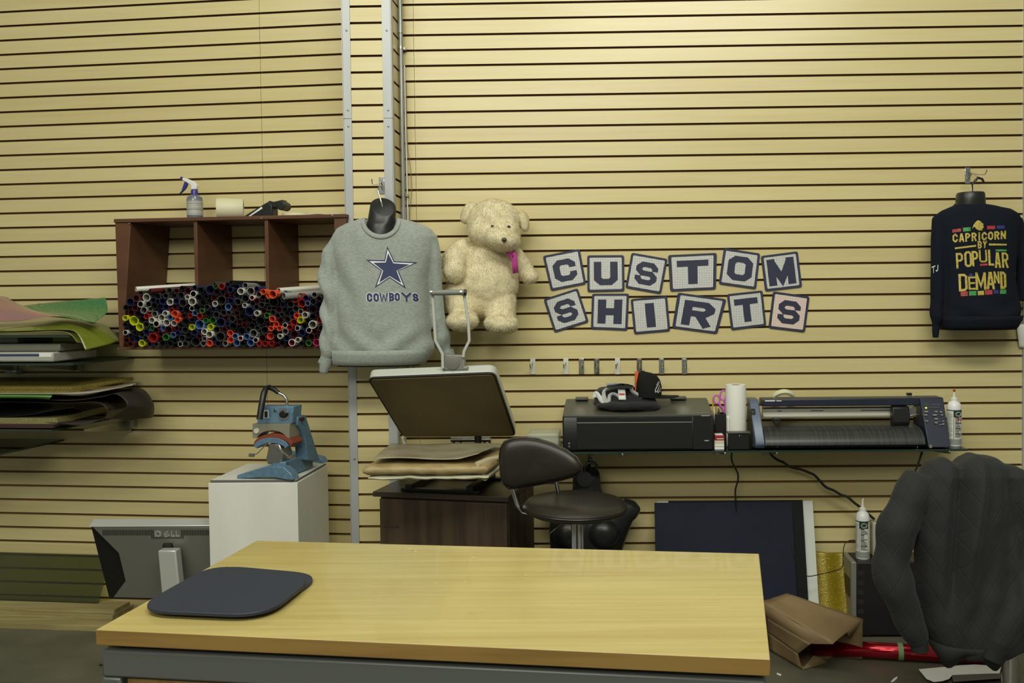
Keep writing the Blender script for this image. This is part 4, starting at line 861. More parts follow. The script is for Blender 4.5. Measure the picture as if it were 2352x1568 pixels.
sw_ = thing('sweatshirt', 'heather grey sweatshirt with navy star print on the hanging torso form', 'sweatshirt', PY(872, 834, G))
bv = bvh_of(me)
part('shirt_body', me, hea, sw_, ang=180)
def neckband(cpx, hw, ytop, ydip, wd, m, par, bv, Y):
    b = MB(); L_ = []
    for k in range(25):
        a = math.pi * k / 24; u, w = math.cos(a), math.sin(a); row = []
        for g in (0, .35, .7, 1.):
            px, py = cpx + (hw + wd * g) * u, ytop + (ydip - ytop + wd * g) * w + 1.; d = ray(px, py); h = bv.ray_cast(CAM, d); p = h[0] if h[0] else PY(px, py, Y - .05)
            row.append(p - d * (.0035 if 0 < g < 1 else .0008))
        L_.append(row)
    b.loft(L_, False, False); return part('neckband', b, m, par, ang=80, solid=.003)
neckband(875, 37, 505, 539, 9, hea, sw_, bv, G)
b = MB(); b.loft([ring(879, 113, 801, G, .137), ring(878, 112, 812, G, .136), ring(875, 108, 824, G, .129), ring(872, 103, 834, G, .12), ring(872, 98, 835, G, .112)], caps=False); part('waistband', b, hea, sw_, ang=80, solid=.003)
b = MB(); sleeve(b, [(750, 822, 14.5, G - .04), (747, 838, 13, G - .04), (743, 856, 9, G - .04)]); part('cuff', b, hea, sw_, ang=80)
b = MB(); sleeve(b, [(1027, 806, 15, G + .08), (1033, 822, 14, G + .085), (1036, 838, 13, G + .09)]); part('cuff', b, hea, sw_, ang=80)
pnavy = mat('navy_print', (38, 46, 86), .6); pwhite = mat('white_print', (226, 228, 226), .6)
st_ = [(780, 215), (920, 520), (1390, 540), (1005, 715), (1155, 1070), (825, 855), (528, 1055), (655, 715), (355, 490), (722, 498)]
star = [(800 + x / 8.71, 540 + y / 8.71) for x, y in st_]; cs_ = (800 + 833 / 8.71, 540 + 690 / 8.71)
def scl(k, ki): return [(cs_[0] + (x - cs_[0]) * (k if i % 2 == 0 else ki), cs_[1] + (y - cs_[1]) * (k if i % 2 == 0 else ki)) for i, (x, y) in enumerate(star)]
emb = decal('star_outline', [star], pnavy, sw_, bv, .0012)
decal('star_white', [scl(.86, .86)], pwhite, sw_, bv, .0022); decal('star_core', [scl(.70, .76)], pnavy, sw_, bv, .0032)
wq = [((842, 673), (855, 673), (856, 693), (843, 693)), ((857, 673), (870, 673), (871, 693), (858, 693)), ((871, 673), (891, 673), (891, 692), (872, 693)), ((893, 672), (905, 672), (906, 692), (894, 692)), ((906, 672), (918, 672), (919, 691), (907, 692)), ((920, 672), (946, 673), (944, 692), (924, 692)), ((947, 673), (960, 674), (963, 693), (948, 692))]
gl = [], []
for ch, q in zip('COWBOYS', wq):
    c_ = (sum(p[0] for p in q) / 4, sum(p[1] for p in q) / 4); w_ = (q[1][0] - q[0][0]) / 20
    g_ = glyph(ch, .245 if ch not in 'YW' else .3 if ch == 'Y' else .21, max(.6, w_), .13)
    gl[1].extend(in_quad(g_, q)); gl[0].extend([ [tuple(v) for v in o] for s in strokes(ch, max(.6, w_), 1., .245 if ch not in 'YW' else .3 if ch == 'Y' else .21, .13) for o in in_quad([[(x / max(.6, w_), y) for x, y in r] for r in ribbon(s, .38 if ch != 'W' else .3)], q)])
decal('lettering_outline', gl[0], pwhite, sw_, bv, .0012, 6); decal('lettering', gl[1], pnavy, sw_, bv, .0022, 6)
# ---- navy sweatshirt at the right
HY = 4.03
man2 = thing('mannequin_form', 'black torso form on the slats at the far end wearing the navy sweatshirt', 'mannequin', PY(2245, 755, HY))
b = MB(); b.loft([ring(2229, 34, 500, HY, .05, ex=2.2), ring(2229, 33, 480, HY, .06, ex=2.2), ring(2229, 32, 460, HY, .062, ex=2.2), ring(2229, 31, 446, HY, .06, ex=2.2), ring(2229, 29, 442.5, HY, .056, ex=2.2)]); part('neck', b, formblk, man2, ang=40)
b = MB(); body(b, [(495, 2180, 2290, .05), (560, 2172, 2310, .07), (700, 2175, 2320, .075), (749, 2182, 2318, .08)], HY + .015); part('torso', b, formblk, man2, ang=50)
b = MB(); b.tube([PY(x, y, Y) for x, y, Y in ((2234, 446, HY), (2234, 432, HY), (2233, 424, HY), (2240, 414, HY - .005), (2247, 408, HY), (2256, 411, HY), (2260, 420, HY))], [.0025, .0025, .004, .0055, .0055, .0055, .0055], 10); part('hanging_hook', b, black_pl, man2)
slat_hook('chrome hook holding up the navy sweatshirt form at the far end', 2222, 404, 0, chrome, 'hooks holding the torso forms', prong=.09, turn=.05)
b = MB(); b.tube([PY(x, y, Y) for x, y, Y in ((2217, 402, 4.12), (2222, 412, 4.1), (2232, 398, 4.08), (2238, 400, 4.06), (2244, 406, 4.04), (2243, 414, 4.03), (2238, 418, 4.02))], .003, 8); solo('hook_ring', b, chrome, 'chrome ring linking the black hanger to the slat hook at far end', 'ring')
nvf = mat('navy_fleece', (19, 24, 34), .95, bump=(220, .15, .001), spec=.2)
b = MB(); body(b, [(468, 2206, 2258, .05), (474, 2188, 2290, .066), (482, 2165, 2318, .078), (494, 2148, 2338, .086), (520, 2148, 2340, .094), (580, 2156, 2332, .10), (640, 2164, 2326, .104), (690, 2162, 2336, .108), (720, 2160, 2341, .112), (740, 2164, 2336, .106), (752, 2168, 2324, .094)], HY)
sleeve(b, [(2158, 500, 17, HY), (2154, 550, 16.5, HY - .015), (2153, 620, 15, HY - .02), (2153, 680, 14, HY - .02), (2151, 730, 11.5, HY - .02), (2149, 756, 8, HY - .02)])
sleeve(b, [(2330, 505, 16, HY), (2346, 560, 17, HY + .01), (2352, 620, 17, HY + .02), (2350, 690, 16, HY + .03)])
me = melt(b, .0065, 5, .5, lambda p: .007 * fold(p, 1.2) + .003 * noise.noise(V((p.x * 20, p.y * 20, p.z * 11))) + .005 * math.sin((p.z - .6 * abs(p.x - 1.75)) * 52) * max(0, min(1, (1.62 - p.z) * 8)))
nv = thing('sweatshirt', 'navy sweatshirt with gold lettering and coloured blocks on a torso form', 'sweatshirt', PY(2245, 752, HY)); bv = bvh_of(me)
part('shirt_body', me, nvf, nv, ang=180)
b = MB(); b.loft([ring(2230, 35, 470, HY + .004, .066, ex=2, tilt=.22), ring(2230, 36, 473, HY + .004, .07, ex=2, tilt=.24), ring(2230, 43, 478, HY, .079, ex=2, tilt=.26), ring(2230, 45, 480, HY, .079, ex=2, tilt=.26)], caps=False); part('neckband', b, nvf, nv, ang=80, solid=.004)
b = MB(); b.loft([ring(2250, 94, 725, HY, .126), ring(2249, 92, 735, HY, .124), ring(2247, 88, 747, HY, .114), ring(2246, 83, 756, HY, .103)], caps=False); part('waistband', b, nvf, nv, ang=80, solid=.003)
b = MB(); sleeve(b, [(2150, 748, 8.5, HY - .02), (2149, 762, 7.5, HY - .02), (2149, 775, 6, HY - .02)]); part('cuff', b, nvf, nv, ang=80)
gold_p = mat('gold_print', (196, 178, 84), .5, var=((160, 160, 160), (158, 140, 56), .45, .6)); red_p = mat('red_print', (182, 58, 62), .55, var=((120, 120, 120), (150, 44, 50), .45, .6)); grn_p = mat('green_print', (70, 158, 82), .55, var=((120, 120, 120), (48, 124, 62), .45, .6)); blu_p = mat('blue_print', (40, 48, 118), .55)
Q = lambda pts: [(2140 + x / 7.84, 500 + y / 7.84) for x, y in pts]
def word(s, tl, tr, br, bl, t, w=.66, gap=.13, narrow='I', c=.18):
    ws = [(.34 if ch == 'I' else w * (1.35 if ch in 'MW' else 1)) for ch in s]; tot = sum(ws) + gap * (len(s) - 1); x = 0; out = []
    for ch, cw in zip(s, ws):
        g_ = glyph(ch, t, cw, c); out += in_quad([[((x + a * cw) / tot, b_) for a, b_ in poly] for poly in g_], (tl, tr, br, bl)); x += cw + gap
    return out
tx_ = word('CAPRICORN', *Q([(372, 290), (1337, 232), (1337, 380), (380, 448)]), .2)
tx_ += word('BY', *Q([(825, 422), (1000, 414), (988, 545), (832, 556)]), .2)
for ch, x0, x1, y0, y1 in (('P', 437, 565, 635, 915), ('O', 588, 722, 603, 888), ('P', 724, 836, 598, 876), ('U', 852, 996, 578, 802), ('L', 1018, 1116, 575, 860), ('A', 1132, 1242, 620, 900), ('R', 1262, 1382, 622, 898),
                           ('D', 484, 642, 1012, 1326), ('E', 660, 792, 1060, 1296), ('M', 788, 978, 984, 1298), ('A', 985, 1132, 974, 1288), ('N', 1118, 1218, 965, 1182), ('D', 1232, 1342, 965, 1280)):
    w_ = (x1 - x0) / (y1 - y0); sk = (1000 - (x0 + x1) / 2) * .055; tx_ += in_quad(glyph(ch, .135, w_, .1), Q([(x0 - 6, y0), (x1 - 6, y0 - sk * .3), (x1 + 8, y1 - sk * .3), (x0 + 8, y1)]))
tx_ += [Q([(415, 535), (798, 486), (802, 518), (420, 566)]), Q([(1030, 462), (1350, 468), (1352, 498), (1032, 498)])]
tx_ += [Q([(730, 202), (742, 152), (766, 104), (798, 68), (830, 46), (858, 50), (884, 66), (908, 92), (934, 110), (932, 132), (918, 142), (940, 150), (936, 170), (910, 158), (894, 150), (878, 166), (888, 190), (916, 214), (900, 228), (850, 226), (814, 206), (800, 170), (796, 132), (802, 108), (782, 128), (756, 168)])]
decal('gold_lettering', tx_, gold_p, nv, bv, .0014, 6)
decal('red_blocks', [Q(p) for p in ([(370, 212), (525, 190), (532, 246), (374, 268)], [(994, 145), (1140, 142), (1144, 203), (998, 208)], [(868, 828), (1008, 822), (1010, 856), (872, 868)], [(520, 1332), (648, 1325), (652, 1405), (524, 1414)], [(958, 1306), (1090, 1298), (1094, 1378), (964, 1388)])], red_p, nv, bv, .0014, 6)
decal('green_blocks', [Q(p) for p in ([(558, 180), (700, 166), (704, 238), (566, 248)], [(1150, 568), (1350, 570), (1350, 604), (1152, 604)], [(670, 1322), (804, 1316), (806, 1396), (674, 1402)], [(1230, 1294), (1342, 1292), (1342, 1366), (1232, 1368)])], grn_p, nv, bv, .0014, 6)
decal('blue_blocks', [Q(p) for p in ([(1168, 140), (1312, 140), (1314, 196), (1172, 198)], [(645, 1056), (705, 995), (760, 1046)], [(1116, 1302), (1200, 1296), (1204, 1362), (1120, 1366)])], blu_p, nv, bv, .0014, 6)
decal('ochre_block', [Q([(828, 1318), (940, 1312), (944, 1388), (832, 1396)])], gold_p, nv, bv, .0014, 6)
decal('sleeve_monogram', in_quad(glyph('T', .14, .8), ((2139.5, 613), (2148.5, 609), (2147, 627), (2142, 627))) + in_quad(glyph('J', .16, .6), ((2149.5, 609), (2155, 608), (2154.5, 622), (2149, 624))), pwhite, nv, bv, .0014, 6)
b = MB(); b.sheet(10, 8, lambda u, v: PR(2334 + 60 * u + 7 * (1 - v), 798 - 56 * v + 8 * u, .012 + .02 * u + .01 * math.sin(v * 3))); solo('paper_sheet', b, paper, 'white sheet of paper hanging on the slats below the navy sleeve', 'paper', ang=60, solid=.001)
# ---- bare black torso hanging under the long shelf
BY_ = 4.02
b = MB(); body(b, [(1150, 1300, 1425, .05), (1160, 1282, 1450, .065), (1175, 1268, 1462, .08), (1200, 1262, 1452, .095), (1230, 1262, 1440, .10), (1262, 1264, 1430, .098), (1300, 1274, 1420, .088), (1345, 1290, 1405, .08), (1380, 1284, 1412, .085)], BY_)
for x in (1308, 1386): b.ball(PY(x, 1225, BY_ - .075), .075, .06, .07)
b.loft([ring(1352, 60, 1158, BY_, .05, ex=2), ring(1349, 40, 1140, BY_, .055, ex=2), ring(1348, 33, 1120, BY_, .055, ex=2), ring(1347, 32, 1095, BY_, .055, ex=2), ring(1347, 30, 1082, BY_, .052, ex=2, tilt=.3)])
b.tube([PY(1430, 1168, BY_), PY(1452, 1172, BY_), PY(1466, 1180, BY_ - .01)], [.055, .048, .03], 14)
b.tube([PY(1285, 1168, BY_), PY(1262, 1172, BY_), PY(1250, 1180, BY_ - .01)], [.055, .048, .03], 14)
me = melt(b, .007, 10, .5)
tor = thing('mannequin_form', 'bare black female torso form hanging under the printer shelf behind the stool', 'mannequin', PY(1350, 1380, BY_)); part('torso', me, formblk, tor, ang=180)
b = MB(); b.lathe(PY(1343, 1100, BY_ - .06), [(.036, 0), (.036, .003), (.0001, .0035)], (0, -1, .05), 28); part('neck_cap', b, formblk, tor, ang=0)
b = MB(); b.tube([PY(x, y, BY_ - .04) for x, y in ((1345, 1092), (1343, 1078), (1346, 1068), (1354, 1062), (1366, 1063), (1372, 1070), (1370, 1078))], .006, 10); part('hanging_hook', b, black_pl, tor)
slat_hook('chrome hook under the glass shelf holding the bare black torso', 1356, 1062, 0, chrome, 'hooks holding the torso forms', prong=.12, turn=.01)
# ================================================================ TEDDY BEAR
plush = mat('cream_plush', (220, 211, 178), .95, var=((26, 26, 26), (204, 194, 158), .4, .65), sheen=.3)
def blob(mb, px, py, Y, rx_, ry_, rd, roll=0.): mb.ball(PY(px, py, Y), rx_ / FPX * Y, rd, ry_ / FPX * Y, Matrix.Rotation(math.radians(roll), 3, 'Y'))
BR = 4.03
b = MB()
blob(b, 1134, 512, BR - .02, 62, 54, .11); blob(b, 1118, 535, BR - .04, 44, 34, .10, 10); blob(b, 1160, 535, BR - .05, 36, 34, .10); blob(b, 1153, 550, BR - .115, 43, 27, .10, 14)     # head, cheeks, muzzle
blob(b, 1122, 610, BR, 62, 58, .10); blob(b, 1120, 650, BR - .01, 72, 62, .115); blob(b, 1110, 690, BR, 64, 40, .10)
for x0, y0, x1, y1, r0, r1, Y0, Y1 in ((1062, 572, 1044, 596, 24, 29, BR - .02, BR - .06), (1044, 596, 1044, 622, 29, 27, BR - .06, BR - .1), (1180, 578, 1200, 606, 16, 19, BR, BR - .01), (1200, 606, 1216, 634, 19, 19, BR - .01, BR - .02),
                                       (1058, 675, 1060, 705, 40, 35, BR - .02, BR - .05), (1150, 690, 1150, 725, 36, 35, BR - .02, BR - .05)):
    b.tube([PY(x0, y0, Y0), PY(x1, y1, Y1)], [r0 / FPX * Y0, r1 / FPX * Y1], 16)
    for x, y, r, Y in ((x0, y0, r0, Y0), (x1, y1, r1, Y1)): blob(b, x, y, Y, r, r, r / FPX * Y)
blob(b, 1062, 737, BR - .11, 38, 23, .09); blob(b, 1152, 744, BR - .11, 41, 22, .09, 4); blob(b, 1218, 634, BR - .03, 20, 15, .04, 20)
me = melt(b, .0075, 4, .5, lambda p: .004 * noise.noise(p * 28) + .0018 * noise.noise(p * 90))
furm = bpy.data.materials.new('plush_pile'); furm.use_nodes = True; nt = furm.node_tree; nt.nodes.remove(nt.nodes['Principled BSDF'])
d_ = nt.nodes.new('ShaderNodeBsdfDiffuse'); t_ = nt.nodes.new('ShaderNodeBsdfTranslucent'); x_ = nt.nodes.new('ShaderNodeMixShader'); x_.inputs[0].default_value = .5
d_.inputs[0].default_value = t_.inputs[0].default_value = lin((232, 223, 192)); nt.links.new(d_.outputs[0], x_.inputs[1]); nt.links.new(t_.outputs[0], x_.inputs[2]); nt.links.new(x_.outputs[0], nt.nodes['Material Output'].inputs[0])
bear = thing('teddy_bear', 'cream plush teddy bear with a pink ribbon hung on the slatted wall', 'teddy bear', PY(1120, 768, BR))
def tufts(me, n, ln, sd, grav=.5):
    """short plush pile on a mesh: thin blades"""
    rnd = random.Random(sd); ps = [p for p in me.polygons]; ar = np.array([p.area for p in ps]); cdf = np.cumsum(ar) / ar.sum(); q = MB()
    for _ in range(n):
        p = ps[min(int(np.searchsorted(cdf, rnd.random())), len(ps) - 1)]; vs = [me.vertices[i].co for i in p.vertices]
        a, c = rnd.random(), rnd.random(); o = vs[0].lerp(vs[1], a).lerp(vs[-1].lerp(vs[-2], a), c); nn = p.normal
        gt = V((0, 0, -1)) + nn * nn.z; d = (nn * .42 + gt * (.5 + grav) + V((rnd.uniform(-.4, .4), rnd.uniform(-.4, .4), rnd.uniform(-.4, .4)))).normalized(); s = nn.cross(d)
        if s.length < 1e-3: continue
        s = s.normalized() * .0013; e = o + d * ln * rnd.uniform(.6, 1.2); o = o - nn * .001
        q.add([o - s, o + s, e], [(0, 1, 2)])
    return q
tf = tufts(me, 42000, .009, 3, .3)
bd = part('bear_body', me, plush, bear, ang=180); fo = part('fur', tf, furm, bear, ang=0); fo['kind'] = 'stuff'
for x, y, rx_, ry_, rl in ((1077, 489, 17, 27, 28), (1203, 507, 13, 25, -14)):
    b = MB(); blob(b, x, y, BR - .01, rx_, ry_, .03, rl); me = melt(b, .006, 2, .5, lambda p: .003 * noise.noise(p * 40)); tf = tufts(me, 2600, .0068, 5); e_ = part('ear', me, plush, bear, ang=180); f_ = part('ear_fur', tf, furm, e_, ang=0); f_['kind'] = 'stuff'
bvb = bvh_of(bd.data)
def onbear(px, py, off=0.):
    d = ray(px, py); h = bvb.ray_cast(CAM - worldloc(bd), d); p = h[0] + worldloc(bd) if h[0] else PY(px, py, BR - .1); return p - d * off
gl_b = mat('black_glass_eye', (16, 14, 14), .1)
for x, y in ((1131, 519.5), (1168.5, 520.5)):
    b = MB(); b.ball(onbear(x, y, .002), .0075, .006, .006); part('eye', b, gl_b, bear)
b = MB(); b.ball(onbear(1158, 550.5, .004), .011, .007, .010); part('nose', b, mat('dark_nose', (54, 46, 42), .35), bear)
pinkr = mat('pink_chiffon', (206, 74, 160), .5, alpha=.92)
def strip(pts, w):
    P = [PY(x, y, Y) for x, y, Y in pts]; b = MB(); L_ = []
    for i, p in enumerate(P):
        t_ = (P[min(i + 1, len(P) - 1)] - P[max(i - 1, 0)]).normalized(); s = t_.cross(V((.25, -1, .1))).normalized() * w[i]; L_.append([p - s, p - s * .3 + V((0, -.004, 0)), p + s * .3 + V((0, .003, 0)), p + s])
    return b.loft(L_, False, False)
rb = thing('ribbon', 'sheer pink ribbon tied at the neck of the teddy bear', 'ribbon', PY(1178, 628, BR - .1))
part('tail', strip([(1172, 576, BR - .12), (1180, 585, BR - .12), (1182, 605, BR - .11), (1184, 627, BR - .1)], [.012, .016, .013, .013]), pinkr, rb, ang=70, solid=.0015)
part('tail', strip([(1162, 573, BR - .12), (1171, 580, BR - .125), (1177, 590, BR - .12)], [.008, .014, .012]), pinkr, rb, ang=70, solid=.0015)
part('loop', strip([(1186, 542, BR - .06), (1190, 552, BR - .07), (1184, 562, BR - .09), (1176, 574, BR - .11)], [.006, .013, .013, .010]), pinkr, rb, ang=70, solid=.0015)
b = MB(); b.ball(PY(1172, 577, BR - .125), .013, .01, .012); part('knot', b, pinkr, rb)
b = MB(); b.ball(PY(1062, 754, BR - .14), .032, .02, .009); part('sole_pad', b, mat('rose_pad', (176, 104, 104), .8), bear)
# ================================================================ LONG GLASS SHELF AND THE MACHINES ON IT
YF = 3.84; zS = PY(1700, 1034.5, YF).z; xSR = PY(2222, 1036, YF).x; xSM = PY(1665, 1038, YF).x; xSL = PY(1165, 1038, YF).x
for lb, a, c, brs in (('glass wall shelf under the printer, above the bare black torso', xSL, xSM - .002, (1665, 1430, 1220)), ('glass wall shelf under the vinyl cutter, the far part of the long shelf', xSM + .002, xSR, (1784, 2180))):
    t = thing('glass_shelf', lb, 'shelf', V(((a + c) / 2, RWY, zS - .009)), 'glass shelves on the right wall')
    b = MB(); b.box(((a + c) / 2, (YF + RWY - .006) / 2, zS - .0045), (c - a, RWY - .006 - YF, .009)); part('pane', b, glass, t, ang=0)
    b = MB(); b.box(((a + c) / 2, YF - .0005, zS - .0045), (c - a, .0008, .009)); b.box((c + .0004, (YF + RWY) / 2, zS - .0045), (.0006, RWY - YF - .01, .009)); part('edge', b, gedge, t, ang=0, label='dark green polished glass edge')
    for px in brs:
        x = PY(px, 1040, YF + .01).x; b = MB(); b.prism([V((x - .004, y, z)) for y, z in ((YF + .004, zS - .0095), (YF + .004, zS - .022), (RWY - .02, zS - .06), (RWY - .02, zS - .0095))], V((.008, 0, 0))); b.box((x, RWY - .01, zS - .045), (.022, .014, .07))
        br = part('bracket', b, satin, t, bevel=.001); b = MB(); b.ball(V((x, YF + .003, zS - .015)), .006, .004, .009, None, 10, 6); part('bracket_tip', b, chrome, br)
zS += .0006
def X(px, py=1000, Y=3.85): return PY(px, py, Y).x
def Z(py, px=1480, Y=3.85): return PY(px, py, Y).z
# printer
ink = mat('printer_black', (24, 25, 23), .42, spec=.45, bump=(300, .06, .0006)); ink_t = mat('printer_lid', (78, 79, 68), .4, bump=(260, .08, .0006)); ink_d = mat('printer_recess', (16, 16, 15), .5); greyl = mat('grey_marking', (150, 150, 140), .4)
YP1 = 3.85; pa, pb = X(1292, 1000, YP1), X(1639.5, 1000, YP1); zt1 = Z(952, 1480, YP1); zb2 = PY(1480, 914, 4.13).z
prn = thing('inkjet_printer', 'wide black inkjet printer on the glass shelf under the folded shirt', 'printer', V(((pa + pb) / 2, 3.99, zS)))
prof = [(YP1 + .004, zS), (YP1, zS + .02), (YP1, zt1 - .028), (YP1 + .012, zt1 - .006), (YP1 + .03, zt1), (4.135, zb2), (4.145, zb2 - .01), (4.145, zS)]
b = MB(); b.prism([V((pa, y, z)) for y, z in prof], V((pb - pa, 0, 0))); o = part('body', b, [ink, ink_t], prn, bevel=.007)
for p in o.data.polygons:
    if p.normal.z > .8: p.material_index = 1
zlid0 = lambda Y: zt1 + (zb2 - zt1) * (Y - YP1 - .03) / (4.135 - YP1 - .03)
def pz_(px): return X(px, 1000, YP1)
def pf(nm, x0, x1, y0, y1, m, d=.0012, par=None, Y=YP1): b = MB(); b.box(((pz_(x0) + pz_(x1)) / 2, Y - d / 2 + .0002, (Z(y0, (x0 + x1) / 2, Y) + Z(y1, (x0 + x1) / 2, Y)) / 2), (pz_(x1) - pz_(x0), d, abs(Z(y0) - Z(y1)))); return part(nm, b, m, par or prn, bevel=min(.0006, d * .4))
pf('paper_door', 1325, 1590, 957, 1030, ink, .003); pf('door_line', 1326, 1590, 969, 970.5, greyl, .004, None); pf('handle_recess', 1417, 1485, 957.5, 964, ink_d, .0042); pf('side_panel', 1592, 1635, 954, 1031, ink, .0018)
pf('maker_badge', 1611, 1631, 953.2, 955.4, greyl, .003); pf('model_badge', 1618, 1628, 1010, 1013, greyl, .003)
for y in (1018, 1025): b = MB(); b.lathe(V((pz_(1307), YP1, Z(y, 1307, YP1))), [(.006 if y > 1020 else .004, 0), (.005 if y > 1020 else .003, .002), (.0001, .0022)], (0, -1, 0), 16); part('power_button', b, greyl if y < 1020 else satin, prn)
for x0, x1 in ((1322, 1351), (1540, 1576)): b = MB(); b.box(((PY(x0, 915, 4.1).x + PY(x1, 915, 4.1).x) / 2, 4.1, zb2 + .004), (PY(x1, 915, 4.1).x - PY(x0, 915, 4.1).x, .05, .012)); part('feed_cover', b, ink_t, prn, bevel=.003)
b = MB(); b.box((pz_(1612), YP1 + .036, zlid0(YP1 + .036) + .0008), (.05, .004, .001)); part('lid_marking', b, greyl, prn, ang=0)
cable('printer_cord', [PY(x, y, 4.1) for x, y in ((1682, 1036), (1680, 1050), (1684, 1066), (1694, 1085), (1695, 1102), (1689, 1125), (1690, 1150), (1692, 1200))], .0042, black_pl, 'thin black cord hanging from the shelf behind the small black box')
xq0, xq1 = X(1212, 1000, 3.95), X(1284, 1000, 3.95); b = MB(); b.hexa([V((x, y, z)) for z in (zS, PY(1250, 996, 3.93).z) for x, y in ((xq0, 3.93), (xq1, 3.93), (xq1, 4.1), (xq0, 4.1))])
solo('wrapped_pack', b, mat('pale_clear_wrap', (196, 200, 180), .25, alpha=.5, bump=(18, .4, .005)), 'pale clear wrapped pack on the glass shelf just left of the printer', 'pack', bevel=.006)
# folded shirt on the lid
def zlid(Y): return zt1 + (zb2 - zt1) * (Y - YP1 - .03) / (4.135 - YP1 - .03)
tee = mat('black_jersey', (20, 20, 22), .9, bump=(200, .15, .001), sheen=.15)
b = MB()
def tb(px, py, Y, rx_, rd, rz_, fr=None): b.ball(PY(px, py, Y), rx_, rd, rz_, fr)
tb(1442, 931, 3.93, .15, .06, .022); tb(1408, 912, 4.0, .095, .07, .05); tb(1450, 918, 3.98, .12, .07, .032); tb(1390, 905, 4.02, .05, .05, .035); tb(1490, 932, 3.95, .06, .05, .022); tb(1380, 925, 3.97, .035, .04, .02); tb(1424, 898, 4.03, .085, .05, .034)
b2 = b
me = melt(b2, .006, 6, .5, lambda p: .005 * noise.noise(V((p.x * 22, p.y * 22, p.z * 40))))
for v in me.vertices: v.co.z = max(v.co.z, zlid(max(v.co.y, YP1 + .03)) + .0015)
tsh = thing('folded_shirt', 'black shirt folded in a heap on the printer lid, grey collar loop on top', 'shirt', PY(1440, 940, 3.95)); part('cloth', me, tee, tsh, ang=180); bv = bvh_of(me); bv2 = BVHTree.FromPolygons([v.co + worldloc(bpy.data.objects[tsh.name].children[0]) for v in me.vertices], [tuple(p.vertices) for p in me.polygons])
rib = mat('grey_rib_knit', (182, 184, 180), .85, bump=(160, .2, .001))
def collar(pts, w, nm, m, Y=3.945):
    P = [PY(x, y, Y + dy) for x, y, dy in pts]; Qp = []
    for i in range(len(P) - 1):
        p0, p1, p2, p3 = P[max(i - 1, 0)], P[i], P[i + 1], P[min(i + 2, len(P) - 1)]
        for s in range(4): f = s / 4; Qp.append(.5 * (2 * p1 + (p2 - p0) * f + (2 * p0 - 5 * p1 + 4 * p2 - p3) * f * f + (3 * p1 - p0 - 3 * p2 + p3) * f ** 3))
    Qp.append(P[-1]); q = MB(); q.tube(Qp, w, 10, flat=.45, up=(0, .9, .45)); return part(nm, q, m, tsh, ang=70)
collar([(1397, 926, -.01), (1388, 912, -.012), (1388, 899, -.005), (1398, 893, .01), (1424, 889, .02), (1447, 889, .02), (1452, 898, .01), (1464, 906, -.005), (1472, 911, -.012), (1468, 919, -.016), (1456, 923, -.018), (1440, 921, -.018), (1428, 917, -.018)], .0098, 'collar', rib)
collar([(1428, 917, -.018), (1418, 908, -.014), (1408, 904, -.012), (1400, 909, -.014), (1399, 920, -.018), (1394, 926, -.02), (1388, 921, -.018), (1382, 908, -.01)], .0085, 'collar', rib)
collar([(1366, 912, .0), (1368, 903, .0), (1373, 906, -.006), (1380, 918, -.012), (1388, 929, -.016)], .011, 'sleeve_edge', mat('white_rib', (214, 216, 212), .85))
b = MB(); b.sheet(4, 6, lambda u, v: PY(1419 + 17 * u + 2 * v, 894 + 24 * v, 3.925 - .012 * v)); tgp = part('neck_tag', b, paper, tsh, ang=60, solid=.0008)
b = MB(); b.sheet(2, 2, lambda u, v: PY(1422 + 13 * u, 903 + 4 * v, 3.9185 - .002 * v)); part('tag_print', b, red_p, tgp)
decal('shirt_print', [[(1390, 880), (1412, 879), (1440, 881), (1458, 886), (1448, 887.5), (1415, 886), (1396, 888)], [(1392, 884), (1404, 883), (1407, 890), (1396, 891)]], mat('grey_shirt_print', (150, 158, 158), .7), tsh, bv2, .0015, 4)
# cap
YC = 3.99; capm = mat('black_cap_twill', (17, 17, 16), .9, spec=.3, bump=(260, .15, .001)); orange = mat('orange_cloth', (214, 92, 48), .8)
cpt = thing('baseball_cap', 'black cap with orange lining standing on its brim at the folded shirt', 'cap', PY(1490, 912, YC))
outc = [(1460, 909), (1460, 880), (1462, 862), (1466, 855), (1480, 852.5), (1497, 856), (1508, 861), (1516, 872), (1520, 888), (1519.5, 910)]
rings = []
for f, dy in ((.12, -.078), (.5, -.074), (.75, -.064), (.9, -.046), (.98, -.022), (1., 0), (.98, .025), (.9, .048), (.7, .066), (.45, .074), (.1, .078)):
    rings.append([PY(1489 + (x - 1489) * f, 908 + (y - 908) * (f if y < 905 else 1), YC) + V((0, dy, 0)) for x, y in outc])
b = MB(); b.loft(rings); part('crown', b, capm, cpt, ang=80)
b = MB(); b.prism([PY(x, y, YC - .04) for x, y in ((1458.5, 856), (1467, 856), (1462, 880), (1461, 903), (1458.5, 903))], V((0, .08, 0))); part('lining', b, orange, cpt, bevel=.002, label='orange strip of lining')
b = MB(); b.sheet(14, 8, lambda u, v: PY(1500 + 60 * u * (1 - .35 * (2 * v - 1) ** 2), 909.5 + 1.5 * math.sin(u * 2), YC) + V((0, (v - .5) * .15 * (1 - .25 * u), .004 * (1 - (2 * v - 1) ** 2)))); part('brim', b, capm, cpt, ang=60, solid=.003)
b = MB(); b.ball(PY(1477, 853, YC), .008, .008, .004); part('top_button', b, capm, cpt)
crown = next(o for o in bpy.data.objects[cpt.name].children if o.name.startswith('crown')); off_ = worldloc(crown)
bvc = BVHTree.FromPolygons([v.co + off_ for v in crown.data.vertices], [tuple(p.vertices) for p in crown.data.polygons]); em = []
